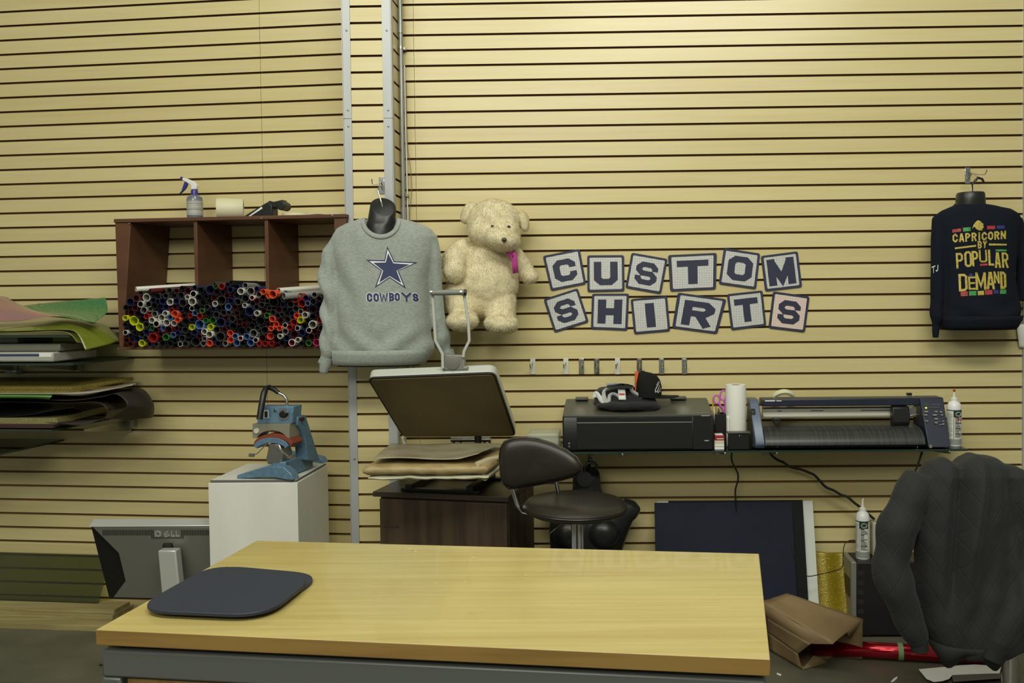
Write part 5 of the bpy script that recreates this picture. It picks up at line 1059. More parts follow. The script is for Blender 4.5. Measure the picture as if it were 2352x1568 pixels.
for pts, t in ((((1519, 873), (1513, 881), (1508, 889), (1505, 896), (1506, 901)), 1.7), (((1516, 884), (1512, 892), (1510, 900)), 1.5), (((1518, 890), (1515, 896), (1517, 900)), 1.4), (((1506, 901), (1509, 898), (1512, 902), (1514, 897)), 1.2), (((1519, 873), (1512, 877), (1508, 884)), 1.0)): em += ribbon(pts, t)
decal('front_emblem', em, mat('white_thread', (206, 206, 200), .7), cpt, bvc, .001, 3)
# pencil holder, scissors, boxes
xa_, xb_ = X(1641, 980, 3.99), X(1666, 980, 3.99); zh1 = PY(1653, 951, 3.96).z
hol = thing('pencil_holder', 'black upright pencil holder between the printer and the paper towels', 'holder', V(((xa_ + xb_) / 2, 3.99, zS)))
b = MB()
for (cx_1, cy_1, sx, sy) in (((xa_ + xb_) / 2, 3.9605, xb_ - xa_, .003), ((xa_ + xb_) / 2, 4.0295, xb_ - xa_, .003), (xa_ + .0015, 3.995, .003, .066), (xb_ - .0015, 3.995, .003, .066), ((xa_ + xb_) / 2, 3.995, xb_ - xa_ - .006, .066)):
    hh = .004 if sx > .01 and sy > .01 and abs(cy_1 - 3.995) < .001 and sx == xb_ - xa_ - .006 else zh1 - zS
    b.box((cx_1, cy_1, zS + hh / 2), (sx, sy, hh))
part('shell', b, black_pl, hol, bevel=.0008)
pinkp = mat('pink_plastic', (196, 100, 184), .3); blade = mat('scissor_steel', (190, 190, 190), .25, .9)
sc = thing('scissors', 'pink handled scissors standing in the black pencil holder', 'scissors', PY(1660, 1000, 3.985))
for cx_1, cy_1, rx_, ry_, rl, ex, ey in ((1646, 917, 7.2, 9.5, -8, 1664, 948), (1661, 907, 7, 11, 14, 1666, 948)):
    b = MB(); pts = []
    for k in range(20):
        a = 2 * math.pi * k / 20; u, v = rx_ * math.cos(a), ry_ * math.sin(a); c_, s_ = math.cos(math.radians(rl)), math.sin(math.radians(rl)); pts.append(PY(cx_1 + u * c_ - v * s_, cy_1 + u * s_ + v * c_, 3.985))
    b.tube(pts, .0042, 8, loop=True); e_ = [PY(cx_1 + 3, cy_1 + ry_ - 2, 3.985), PY((cx_1 + ex) / 2 + 3, (cy_1 + ey) / 2 + 4, 3.985), PY(ex, ey, 3.985)]; b.tube(e_, [.007, .0075, .005], 10, flat=.7)
    hd_ = part('finger_loop', b, pinkp, sc); b = MB(); b.tube([PY(ex, ey, 3.987), PY(1655, 1004, 3.992)], [.005, .003], 8, flat=.5); part('blade', b, blade, sc)
for lb, x0, y0, x1, y1, m_, yy in (('yellow pencil tip showing left of the pink scissors', 1636, 912, 1645, 1000, mat('pencil_yellow', (206, 170, 52), .5), 4.01), ('white pen standing at the printer side of the black holder', 1640, 934, 1645, 1000, white_pl, 3.975), ('ochre pencil leaning in the holder below the scissors', 1643, 930, 1654, 1000, mat('pencil_ochre', (170, 136, 60), .5), 3.97), ('dark green pen leaning in the holder beneath the scissors', 1650, 936, 1659, 1000, mat('pen_green', (60, 76, 56), .4), 3.975)):
    p_, q_ = PY(x0, y0, yy), PY(x1, y1, 3.99); b = MB(); b.tube([p_, p_.lerp(q_, .12), q_], [.0012, .004, .004], 8); solo('pencil' if 'pencil' in lb else 'pen', b, m_, lb, 'pencil' if 'pencil' in lb else 'pen', 'pencils and pens in the black holder')
redc = mat('red_card', (150, 36, 44), .5); crd = mat('cream_card', (206, 200, 176), .55)
zc = zS
for lb, h_, m_, dx in (('small white card box lying lowest of the little stack by the printer', .012, paper, 0), ('small cream card box in the middle of the little stack', .030, crd, 0), ('small red and white card box topmost of the little stack', .022, redc, .001), ):
    xa1, xb1 = X(1641, 1020, 3.87) + dx, X(1663, 1020, 3.87) + dx; t = thing('card_box', lb, 'box', V(((xa1 + xb1) / 2, 3.89, zc)), 'little card boxes by the printer'); b = MB(); b.box(((xa1 + xb1) / 2, 3.895, zc + h_ / 2), (xb1 - xa1, .06, h_ - .0008)); part('carton', b, m_, t, bevel=.0008)
    if m_ is redc:
        b = MB(); b.box(((xa1 + xb1) / 2 + .003, 3.8645, zc + h_ * .35), ((xb1 - xa1) * .7, .001, .003)); part('white_stripe', b, paper, t); b = MB(); b.box(((xa1 + xb1) / 2, 3.9, zc + h_ + .001), ((xb1 - xa1) * .8, .04, .003)); part('white_flap', b, paper, t)
    if m_ is crd: b = MB(); b.box(((xa1 + xb1) / 2, 3.8645, zc + h_ * .25), ((xb1 - xa1), .001, .008)); part('white_band', b, paper, t)
    zc += h_
# paper towel roll, black box
tow = mat('paper_towel', (226, 227, 218), .85, bump=(55, .25, .002)); YT = 3.97
ct = PY(1690.5, 985, YT); rT = (PY(1714, 940, YT) - PY(1667, 940, YT)).length / 2; zT = PY(1690, 883.5, YT - rT * .3).z
ptw = thing('paper_towel_roll', 'white paper towel roll standing upright behind the small black box', 'paper towels', V((ct.x, YT, zS)))
b = MB(); b.lathe(V((ct.x, YT, zS)), [(.02, 0), (rT - .001, 0), (rT, .003), (rT, zT - zS - .003), (rT - .001, zT - zS), (.0205, zT - zS - .001), (.02, zT - zS - .02)], seg=48); part('paper', b, tow, ptw, ang=40)
b = MB(); b.lathe(V((ct.x, YT, zS)), [(.0198, .001), (.0198, zT - zS - .002), (.0185, zT - zS - .002), (.0185, .001)], seg=32); part('core', b, mat('card_core', (104, 92, 72), .8), ptw, ang=40)
b = MB(); b.sheet(1, 12, lambda u, v: V((ct.x - rT - .001 + .012 * u, YT - rT * .55 - .012 * u, zS + .001 + v * (zT - zS) * .5))); part('loose_edge', b, tow, ptw, ang=60, solid=.001)
xa1, xb1 = X(1671, 1010, 3.86), X(1724, 1010, 3.86); zB1 = PY(1697, 992, 3.86).z
bb = thing('black_box', 'small black hinged box with a tiny latch in front of the paper towels', 'box', V(((xa1 + xb1) / 2, 3.9, zS)))
b = MB(); b.hexa([V((x, y, z)) for z in (zS, zB1 - .008) for x, y in ((xa1 + .006, 3.865), (xb1 - .006, 3.865), (xb1 - .006, 3.895), (xa1 + .006, 3.895))]); part('case', b, ink, bb, bevel=.002)
b = MB(); b.box(((xa1 + xb1) / 2, 3.88, zB1 - .004), (xb1 - xa1, .04, .007)); part('lid', b, ink_t, bb, bevel=.002)
b = MB(); b.ball(V(((xa1 + xb1) / 2 + .003, 3.8645, zB1 - .018)), .003, .002, .003, None, 10, 6); part('latch', b, chrome, bb)
# vinyl cutter
nvy = mat('navy_machine_plastic', (40, 46, 62), .36, .1, spec=.5); gunm = mat('blue_grey_end', (84, 98, 116), .34, .15); dark = mat('machine_black', (28, 29, 29), .4); pl_d = mat('dark_grey_platen', (58, 60, 58), .35, var=((170, 2, 2), (40, 42, 40), .42, .6))
YB = 4.06; xc0, xc1 = X(1727, 1000, 3.85), X(2182, 1000, 3.85)
zc1 = PY(1950, 914, 3.99).z; zc2 = PY(1950, 932, 3.98).z
vc = thing('vinyl_cutter', 'long navy vinyl cutter machine at the far end of the glass shelf', 'vinyl cutter', V(((xc0 + xc1) / 2, 3.97, zS)))
yt_ = 3.975
def endcap(nm, xa, xb, m, sh=0.):
    b = MB(); b.prism([V((xa + (sh if z > zS + .1 else 0), y, z)) for y, z in ((3.857, zS + .02), (3.86, zS + .035), (yt_ - .02, zc1 - .02), (yt_, zc1), (YB, zc1), (YB, zS + .004), (3.87, zS + .004))], V((xb - xa, 0, 0))); return part(nm, b, m, vc, bevel=.004)
endcap('end_cap', X(1735, 1000, 3.86), X(1757, 1000, 3.86), gunm, -.010)
b = MB(); b.prism([V((X(1728, 1000, 3.9), y, z)) for y, z in ((3.9, zS + .004), (3.93, zc1 - .05), (3.99, zc1 - .004), (YB, zc1 - .004), (YB, zS + .004))], V((.02, 0, 0))); part('side_shell', b, dark, vc, bevel=.003)
b = MB(); b.box(((X(1750, 920, yt_) + X(2115, 920, yt_)) / 2, (yt_ + YB) / 2, (zc1 + zc2) / 2), (X(2115, 920, yt_) - X(1750, 920, yt_), YB - yt_, zc1 - zc2)); tbar = part('top_bar', b, nvy, vc, bevel=.005)
b = MB()
for x0, x1, y in ((1757, 1780, 920.3), (1783, 1795, 920.3)): b.box(((X(x0, y, yt_) + X(x1, y, yt_)) / 2, yt_ - .0004, PY(x0, y, yt_).z), (X(x1, y, yt_) - X(x0, y, yt_), .001, .005 if x0 < 1770 else .0035))
part('maker_badge', b, pwhite, tbar, ang=0)
xr0, xr1 = X(1752, 950, 4.02), X(2058, 950, 4.02); b = MB(); zr1, zr0 = PY(1900, 935, 4.02).z, PY(1900, 957.5, 4.02).z
b.prism([V((xr0, y, z)) for y, z in ((4.03, zr1), (4.015, zr1 - .006), (4.02, (zr0 + zr1) / 2), (4.008, zr0 + .008), (4.012, zr0), (4.05, zr0), (4.05, zr1))], V((xr1 - xr0, 0, 0))); rail = part('carriage_rail', b, mat('anodised_rail', (206, 204, 188), .3, .2), vc, bevel=.001)
b = MB()
for x0, x1 in ((1786, 1796), (1863, 1892), (1978, 2046)): b.box(((X(x0, 945, 4.01) + X(x1, 945, 4.01)) / 2, 4.0178, PY(1900, 943, 4.01).z), (X(x1, 945, 4.01) - X(x0, 945, 4.01), .001, .005))
part('blue_mark', b, mat('blue_mark', (58, 72, 120), .4), rail, ang=0)
zd = PY(1900, 977, 3.98).z; zq = PY(1900, 986, 3.92).z; b = MB(); x0, x1 = X(1757, 1000, 3.86), X(2128, 1000, 3.86)
b.prism([V((x0, y, z)) for y, z in ((YB, zd + .004), (3.99, zd), (3.93, zq + .002), (3.895, zq - .012), (3.872, zq - .036), (3.862, zq - .06), (3.862, zq - .066), (YB, zq - .066))], V((x1 - x0, 0, 0))); part('platen', b, pl_d, vc, bevel=.004)
b = MB(); b.box(((x0 + x1) / 2, 3.98, (zS + .006 + zq - .066) / 2), (x1 - x0, .21, zq - .068 - zS - .006)); bs_ = part('base', b, dark, vc, bevel=.003)
for x in (1786, 2108): b = MB(); b.ball(V((X(x, 1028, 3.87), 3.874, PY(x, 1026.5, 3.87).z)), .003, .002, .003, None, 10, 6); part('screw', b, chrome, bs_)
for x in (1800, 2080, 1950):
    b = MB(); b.box((X(x, 1030, 3.95), 3.97, zS + .003), (.03, .1, .0058)); part('foot', b, dark, bs_)
xk0, xk1 = X(2049, 950, 3.97), X(2088, 950, 3.97); b = MB(); b.prism([V((xk0, y, z)) for y, z in ((4.0, zc2 - .001), (3.962, zc2 - .006), (3.956, zr0 - .02), (3.97, zr0 - .038), (4.0, zr0 - .04))], V((xk1 - xk0, 0, 0))); car = part('carriage', b, dark, vc, bevel=.005)
b = MB(); b.box((X(2095, 945, 3.98), 3.985, PY(2095, 945, 3.98).z), (.034, .03, .045)); b.tube([V((X(2086, 955, 3.97), 3.97, PY(2086, 955, 3.97).z)), V((X(2112, 951, 3.97), 3.97, PY(2112, 951, 3.97).z))], .003, 8); part('blade_holder', b, satin, vc, bevel=.002)
b = MB(); b.box((X(2088, 953, 3.965), 3.965, PY(2088, 953, 3.965).z), (.008, .006, .014)); part('blue_clip', b, royal, vc, bevel=.001)
b = MB(); b.box((X(1785, 965, 3.98), 3.995, PY(1785, 966, 3.98).z), (.034, .04, .022)); b.box((X(1785, 971, 3.97), 3.97, PY(1785, 971, 3.97).z), (.026, .016, .008)); part('pinch_roller', b, dark, vc, bevel=.002)
# control panel at the right end
xp = [X(2112, 916, yt_), X(2166, 916, yt_), X(2183, 1026, 3.86), X(2132, 1026, 3.86)]
F4 = [V((xp[0], yt_ - .004, zc1 + .001)), V((xp[1], yt_ - .004, zc1 + .001)), V((xp[2], 3.855, zS + .028)), V((xp[3], 3.855, zS + .028))]
b = MB(); b.hexa([F4[3] + V((0, 0, -.024)), F4[2] + V((0, 0, -.024)), V((xp[2], YB, zS + .004)), V((xp[3], YB, zS + .004)), F4[0], F4[1], V((xp[1], YB, zc1 + .001)), V((xp[0], YB, zc1 + .001))]); cpn = part('control_panel', b, nvy, vc, bevel=.004)
nP = (F4[1] - F4[0]).cross(F4[3] - F4[0]).normalized()
if nP.y > 0: nP = -nP
def pp(px, py, w): return hit(px, py, F4[0] + nP * w, nP)
b = MB()
for x, y, w_, h_ in ((2127, 945.5, 9, 2.6), (2126, 953, 7, 2.2), (2150, 945.5, 6, 2.6), (2161, 946, 5, 2.6), (2147, 953.5, 9, 2), (2163, 953, 5, 2), (2150, 962, 8, 2.6), (2128, 967, 6, 2), (2150, 971, 6, 2.4), (2166, 967.5, 3, 2.4), (2166, 974, 4, 2.6), (2160, 975.5, 6, 1)):
    b.prism([pp(x + a, y + c, .0002) for a, c in ((-w_ / 2, -h_ / 2), (w_ / 2, -h_ / 2), (w_ / 2, h_ / 2), (-w_ / 2, h_ / 2))], nP * .0025)
part('button', b, greyl, cpn, ang=0)
b = MB()
for x0, x1, y in ((2132, 2158, 934.8), (2142, 2156, 951), (2144, 2160, 967), (2122, 2134, 928.6), (2138, 2160, 928.4)): b.prism([pp(x, yy, .0002) for x, yy in ((x0, y), (x1, y), (x1, y + .9), (x0, y + .9))], nP * .0006)
part('panel_marking', b, mat('dim_marking', (104, 106, 108), .5), cpn, ang=0)
led = mat('green_lamp', (200, 220, 60), .3); led.node_tree.nodes['Principled BSDF'].inputs['Emission Color'].default_value = (.75, .9, .1, 1); led.node_tree.nodes['Principled BSDF'].inputs['Emission Strength'].default_value = 1.2
b = MB(); b.prism([pp(x, y, .0002) for x, y in ((2125, 935), (2129, 935), (2129, 938), (2125, 938))], nP * .001); part('status_lamp', b, led, cpn, ang=0)
b = MB(); b.box((X(2138, 1025, 3.85), 3.853, PY(2138, 1025, 3.853).z), (.012, .006, .014)); part('corner_clip', b, beige, cpn, bevel=.001)
b = MB(); b.box((PY(2088, 909, 4.08).x, 4.08, zc1 + .006), (.022, .02, .0125)); part('top_catch', b, dark, vc, bevel=.001)
cable('cutter_power_cable', [PY(x, y, 4.08) for x, y in ((1766, 1036), (1775, 1048), (1786, 1056), (1800, 1062), (1815, 1072), (1840, 1078), (1858, 1085), (1872, 1092), (1890, 1112), (1900, 1120), (1915, 1126), (1932, 1136), (1945, 1140), (1962, 1154), (1980, 1168), (2008, 1192))], .0062, black_pl, 'thick black power cable drooping from the cutter down to the computer')
cable('short_cord', [PY(x, y, 3.95) for x, y in ((2118, 1038), (2112, 1056), (2104, 1078), (2094, 1096), (2086, 1110))], .005, black_pl, 'short black cord hanging from the cutter end behind the jacket')
p = PY(1799, 917, 4.10); ax = V((0, -.78, -.62)).normalized(); b = MB(); b.lathe(p - ax * .012, [(.042, 0), (.057, 0), (.057, .024), (.042, .024), (.042, 0)], ax, 40)
solo('tape_roll', b, cream, 'roll of masking tape propped tilted behind the top bar of the vinyl cutter', 'tape', ang=40)
# adhesive bottles
botm = mat('white_bottle', (226, 226, 226), .35); lblw = mat('label_white', (206, 208, 198), .45); lblg = mat('label_green', (18, 52, 40), .45); lblt = mat('label_print', (58, 62, 58), .5); redn = mat('red_nozzle_cap', (170, 52, 40), .4); trn = mat('milky_nozzle', (214, 212, 196), .35); lbls = mat('label_silver', (140, 146, 140), .4)
def bottle(lb, px, pyb, pyt, Y, zb, R, red, facing, letters=None):
    c = PY(px, pyb, Y); zt_ = PY(px, pyt, Y).z; c.z = zb; Ht = zt_ - zb
    t = thing('glue_bottle', lb, 'bottle', c, 'white nozzle bottles with green labels'); h = Ht
    b = MB(); b.lathe(c, [(.0001, 0), (R * .93, 0), (R, .004), (R, h * .66), (R * .97, h * .71), (R * .8, h * .765), (R * .52, h * .79), (R * .5, h * .795), (.0001, h * .795)], seg=40); part('bottle', b, botm, t, ang=50)
    b = MB(); b.lathe(c, [(.0001, h * .795), (R * .5, h * .795), (R * .5, h * .845), (R * .38, h * .855), (.0001, h * .855)], seg=32); part('collar', b, white_pl, t, ang=40)
    b = MB(); b.lathe(c, [(R * .26, h * .855), (R * .2, h * .9), (R * .15, h * .96), (.0001, h * .96)], seg=20); part('nozzle', b, trn, t, ang=50)
    b = MB()
    if red: b.lathe(c, [(R * .16, h * .957), (R * .16, h), (.0001, h)], seg=16)
    else: b.tube([c + ZU * h * .955, c + ZU * h * .985, c + ZU * h * .995 + V((.006, 0, .001))], [R * .13, R * .13, R * .1], 8)
    part('nozzle_tip', b, redn if red else trn, t, ang=50)
    def wrapd(nm, a0, a1, z0, z1, m, rr=.0003, par=None): b = MB(); b.lathe(c, [(R + rr, z0 * h), (R + rr, z1 * h)], seg=14, a0=math.radians(facing + a0), a1=math.radians(facing + a1)); return part(nm, b, m, par or t, ang=60)
    lw = wrapd('label', -95, 95, .03, .64, lblw); wrapd('label_band', -95, 95, .63, .645, lblg, .0006, lw); wrapd('label_head', -4, 70, .52, .63, lblg, .0007, lw); wrapd('label_foot', -95, 95, .03, .13, lbls, .0006, lw); wrapd('label_rule', -6, -3, .13, .63, lblg, .0007, lw)
    b = MB()
    rnd = random.Random(int(px))
    for k in range(15):
        z = .5 - k * .024; a1 = rnd.uniform(30, 66)
        b.lathe(c, [(R + .0009, z * h), (R + .0009, (z + (.012 if k % 4 else .018)) * h)], seg=8, a0=math.radians(facing + 6), a1=math.radians(facing + a1))
    for k in range(22):
        z = .58 - k * .019; b.lathe(c, [(R + .0009, z * h), (R + .0009, (z + .004) * h)], seg=6, a0=math.radians(facing - 60), a1=math.radians(facing - 12 - rnd.uniform(0, 16)))
    part('label_text', b, lblt, lw, ang=60)
    b = MB()
    def cyl(a, z, rr): an = math.radians(facing + a); u = V((1, 0, 0)); w = V((0, 1, 0)); return c + V((math.cos(an) * (R + rr), math.sin(an) * (R + rr), z * h))
    for k in range(2):
        s = .7 + .3 * k; pts = [cyl(34 + 26 * s * math.cos(a) * (1 - .0), .575 + .04 * s * math.sin(a) * (1 if abs(math.cos(a)) < .95 else .2), .0012) for a in [2 * math.pi * i / 16 for i in range(16)]]; b.tube(pts, .0007, 5, loop=True)
    part('label_emblem', b, lblw, lw)
    if letters:
        b = MB()
        for i, ch in enumerate(letters):
            for poly in glyph(ch, .26, .7): b.add([cyl(22 + i * 24 + a * 19, .455 + .055 * q, .0012) for a, q in poly], [(0, 1, 2, 3)])
        part('label_letters', b, redc, lw, ang=0)
    return t
bottle('white nozzle bottle with a red tip at the end of the glass shelf', 2191.5, 1031, 894, 3.93, zS, .0318, True, 250, 'VL')
# ================================================================ FLOOR LEVEL BELOW THE SHELF
def lean(nm, lb, cat, x0, x1, ytop, yfoot, m, th, Yt, extra=None, grp='boards leaning on the wall below the shelf', Yf=None):
    """board leaning on the wall: seen from x0..x1 with its top at ytop"""
    A = PY(x0, ytop, Yt); B_ = PY(x1, ytop, Yt); Yf = Yf or Yt - .16; b = MB()
    xa, xb = A.x, B_.x; z1 = (A.z + B_.z) / 2
    b.hexa([V((xa, Yf - th, .001)), V((xb, Yf - th, .001)), V((xb, Yf, .001)), V((xa, Yf, .001)), V((xa, Yt - th, z1)), V((xb, Yt - th, z1)), V((xb, Yt, z1)), V((xa, Yt, z1))])
    return solo(nm, b, m, lb, cat, grp, ang=0, bevel=.001)
navyb = mat('navy_board', (29, 34, 50), .75, spec=.25, var=((2, 2, 2), (25, 30, 44), .4, .7)); blkb = mat('black_board', (17, 18, 20), .7, spec=.25); whb = mat('white_board', (206, 210, 202), .5); glit = mat('gold_glitter_wrap', (142, 124, 26), .3, .2, var=((150, 150, 150), (206, 186, 70), .58, .72), bump=(120, .6, .003))
lean('foam_board', 'white board rearmost of the boards leaning below the shelf', 'board', 1509, 1866, 1150, 1400, whb, .006, 4.145)
lean('foam_board', 'black board leaning between the navy board and the white board', 'board', 1535, 1843, 1148.5, 1400, blkb, .006, 4.13)
lean('foam_board', 'navy blue board foremost of the boards leaning below the shelf', 'board', 1503, 1818, 1153, 1400, navyb, .006, 4.115)
b = MB(); A = PY(1850, 1268, 4.14); B_ = PY(1937, 1264, 4.14)
b.sheet(24, 30, lambda u, v: V((A.x + (B_.x - A.x) * u, 4.02 + .12 * v + .008 * math.sin(u * 9), .002 + (A.z - .002 + .004 * math.sin(u * 5)) * v))); solo('glitter_sheet', b, glit, 'gold glitter sheet leaning on the wall between the boards and the computer', 'vinyl sheet', ang=60, solid=.003)
# computer tower lying with its side to us
YTf = 3.985; xT0 = PY(1962, 1400, YTf).x; zTt = PY(1962, 1292, YTf).z; case = mat('computer_case', (26, 25, 25), .45); ctop = mat('computer_top', (44, 38, 38), .42)
tw = thing('computer_tower', 'black computer tower with silver front panel standing beside the gold sheet', 'computer', V((xT0 + .2, YTf + .08, 0)))
b = MB(); b.hexa([V((x, y, z)) for z in (.012, zTt) for x, y in ((xT0 + .012, YTf), (xT0 + .42, YTf), (xT0 + .42, YTf + .165), (xT0 + .012, YTf + .165))]); part('case', b, case, tw, bevel=.003)
b = MB(); b.hexa([V((x, y, z)) for z in (.012, zTt + .002) for x, y in ((xT0 - .012, YTf + .002), (xT0 + .0115, YTf), (xT0 + .0115, YTf + .165), (xT0 - .012, YTf + .163))]); fp = part('front_panel', b, silver, tw, bevel=.003)
b = MB(); b.box((xT0 - .0125, YTf + .075, zTt - .13), (.003, .09, .09)); part('front_bay', b, case, fp, bevel=.0008)
b = MB()
for k in range(6): b.box((xT0 + .03, YTf - .0005, zTt - .05 - k * .045), (.03, .002, .022)); 
part('side_vent', b, dkslot, tw, ang=0)
b = MB(); b.box((xT0 + .2, YTf + .08, zTt + .0012), (.36, .15, .002)); part('top_plate', b, ctop, tw, bevel=.0008)
for x in (.06, .36):
    b = MB(); b.box((xT0 + x, YTf + .08, .006), (.04, .14, .0118)); part('foot', b, case, tw)
zTt += .0028
bottle('white nozzle bottle with an uncapped tip standing on the computer tower', 1981.5, 1270, 1145, 4.05, zTt, .0325, False, 232)
A = PY(1999, 1195, 4.1); B_ = PY(2052, 1195, 4.1); b = MB(); b.hexa([V((x, y, z)) for z in (zTt + .0005, A.z) for x, y in ((A.x, 4.06), (B_.x, 4.06), (B_.x, 4.14), (A.x, 4.14))]); solo('white_pack', b, mat('cloudy_wrap', (176, 174, 158), .3, bump=(16, .5, .006)), 'white plastic wrapped pack on the computer tower behind the jacket', 'pack', bevel=.006)
cable('mouse_cable', [PY(x, y, Y) for x, y, Y in ((1818, 1255, 3.92), (1822, 1276, 3.92), (1830, 1298, 3.92), (1842, 1316, 3.92), (1858, 1323, 3.92), (1885, 1318, 3.93), (1915, 1311, 3.95), (1934, 1303, 3.96), (1937, 1280, 3.97), (1938, 1256, 4.02), (1945, 1244, 4.08), (1960, 1240, 4.12), (1972, 1243, 4.13))], .0022, black_pl, 'thin black cable looping from the navy board to the computer top')
# paper bag
kr = mat('brown_kraft_paper', (134, 112, 78), .7, var=((5, 5, 5), (118, 98, 66), .35, .7), bump=(14, .35, .006)); kri = mat('bag_inside', (96, 76, 48), .8)
bag = thing('paper_bag', 'brown paper bag lying on the floor with the red roll inside', 'paper bag', PZ(1850, 1480, 0))
zg = .19
tA, tB, tC, tD, tE = PZ(1748, 1382, zg + .05), PZ(1808, 1362, zg + .075), PZ(1981, 1421, zg - .005), PZ(1912, 1479, zg - .03), PZ(1862, 1478, zg - .035)
tF = PZ(1763, 1420, zg - .02)
lo_ = lambda p, dx=0, dy=0: V((p.x + dx, p.y + dy, .003))
bE, bF, bC, bA, bB = PZ(1843, 1537, .003), PZ(1768, 1494, .003), PZ(1980, 1478, .003), lo_(tA), lo_(tB)
def quad(b, p, q, r, s, n=8, k=.004, sd=0.):
    b.sheet(n, n, lambda u, v: (p * (1 - u) + q * u) * (1 - v) + (s * (1 - u) + r * u) * v + V((0, 0, k * noise.noise(V((u * 3 + sd, v * 3, sd))))))
b = MB(); quad(b, tA, tB, tC, tD, 10); b.add([tA, tD, tE, tF], [(0, 1, 2, 3)])
mid = (tE + bE) / 2 + V((-.03, .03, 0)); midF = (tF + bF) / 2 + V((.0, .03, 0))
quad(b, tF, tE, mid, midF, 6, .003, 1.); quad(b, midF, mid, bE, bF, 6, .003, 2.)
quad(b, tC, lo_(tC, .0, .0), lo_(tB), tB, 6, .003, 3.); b.add([tC, PZ(1979, 1462, .06), PZ(1950, 1466, .1), PZ(1945, 1450, zg - .02)], [(0, 1, 2, 3)])
quad(b, bF, bE, bC, bB, 4, .0); b.add([bE, PZ(1868, 1505, .05), PZ(1905, 1515, .003), PZ(1900, 1523, .003)], [(0, 1, 2, 3)])
b.add([tA, tF, midF, bF, bB, tB], [(0, 1, 2, 3, 4, 5)])
part('bag_sides', b, kr, bag, ang=50, solid=.0012)
b = MB(); p = PZ(1879, 1449, zg - .018); b.ball(p, .007, .004, .002, None, 10, 6); solo('paper_scrap', b, paper, 'tiny white paper chip lying on top of the brown bag', 'scrap', 'white scraps')
# red vinyl roll
redv = mat('red_metallic_vinyl', (168, 16, 36), .2, .75, coat=.5); tapeg = mat('green_tape', (122, 158, 108), .5)
rR = .036; P0 = PZ(1866, 1504, .0); P1 = PZ(2305, 1528, .0); P0.z = P1.z = rR + .001; dR = (P1 - P0).normalized(); P1 = P1 + dR * .02
rr_ = thing('red_vinyl_roll', 'long shiny red vinyl roll bound with green tape on the floor', 'vinyl roll', (P0 + P1) / 2 - V((0, 0, rR)))
b = MB(); n = 34; sw1 = V((0, 0, 1)); sw2 = dR.cross(sw1)
for L0, L1 in ((P0, P1),):
    rings = []
    for e in (L0, L1):
        rings.append([e + (sw1 * math.cos(a) + sw2 * math.sin(a)) * (rR - .0035 * k / n) for k in range(n + 7) for a in (2 * math.pi * k / n,)])
    b.loft(rings, False, False)
part('vinyl', b, redv, rr_, ang=60, solid=.0016)
pt = P0.lerp(P1, .455); b = MB(); b.tube([pt - dR * .011, pt + dR * .011], rR + .0014, 34); part('tape_band', b, tapeg, rr_, ang=40, label='pale green tape band')
# papers on the floor
def flat(lb, pts, z, m, nm='paper_sheet', cat='paper', grp=None, th=.0012):
    b = MB(); b.prism([PZ(x, y, z) for x, y in pts], V((0, 0, th))); return solo(nm, b, m, lb, cat, grp, ang=0)
flat('white paper offcut with a curved end on the floor in front of the red roll', ((2110, 1537), (2205, 1528), (2240, 1526), (2300, 1530), (2296, 1546), (2240, 1548), (2188, 1550), (2180, 1559), (2165, 1564), (2145, 1566), (2128, 1559)), .012, paper)
flat('dark grey plastic offcut lying at the near edge of the white offcut', ((2186, 1551), (2298, 1547), (2298, 1558), (2190, 1566)), .015, mat('grey_offcut', (84, 82, 84), .4), 'vinyl_sheet', 'vinyl sheet')
flat('black plastic sheet on the floor under the grey offcut', ((2176, 1562), (2340, 1551), (2345, 1600), (2180, 1600)), .006, mat('black_offcut', (30, 30, 32), .4), 'vinyl_sheet', 'vinyl sheet')
for lb, pts in (('curled white paper scrap on the floor by the chair, near the desk', ((2046, 1566), (2054, 1558), (2062, 1554), (2060, 1559), (2052, 1566))), ('tiny white scrap on the floor beside the desk corner', ((1785, 1546), (1795, 1550), (1793, 1552), (1784, 1548))), ('small white scrap on the floor right of the chair leg', ((2320, 1539), (2328, 1542), (2324, 1545), (2319, 1542)))):
    flat(lb, pts, .001, paper, 'paper_scrap', 'scrap', 'white scraps', .003)
b = MB(); A, B_ = PZ(2338, 1460, .0), PZ(2470, 1462, .0); b.hexa([V((x, y, z)) for z in (.001, .09) for x, y in ((A.x, A.y), (B_.x, A.y), (B_.x, A.y + .2), (A.x, A.y + .2))]); solo('black_case', b, case, 'black case on the floor at the picture edge beyond the jacket', 'case', bevel=.004)
b = MB(); p = PZ(2318, 1512, 0); b.hexa([V((p.x + dx, p.y + .03 * k, z)) for z, k in ((.001, 0), (.16, 1)) for dx in (0,) for _ in (0,)] * 0 + [V((p.x - .004, p.y, .001)), V((p.x + .004, p.y, .001)), V((p.x + .004, p.y + .05, .001)), V((p.x - .004, p.y + .05, .001)), V((p.x + .016, p.y, .16)), V((p.x + .02, p.y, .16)), V((p.x + .02, p.y + .04, .16)), V((p.x + .016, p.y + .04, .16))]); solo('card_strip', b, crd, 'thin pale card strip standing behind the chrome chair leg', 'card')
cable('floor_cord', [PZ(x, y, .006) for x, y in ((2330, 1462), (2338, 1476), (2352, 1486), (2375, 1492), (2420, 1494))], .004, black_pl, 'black cord on the floor at the picture edge beyond the chair')
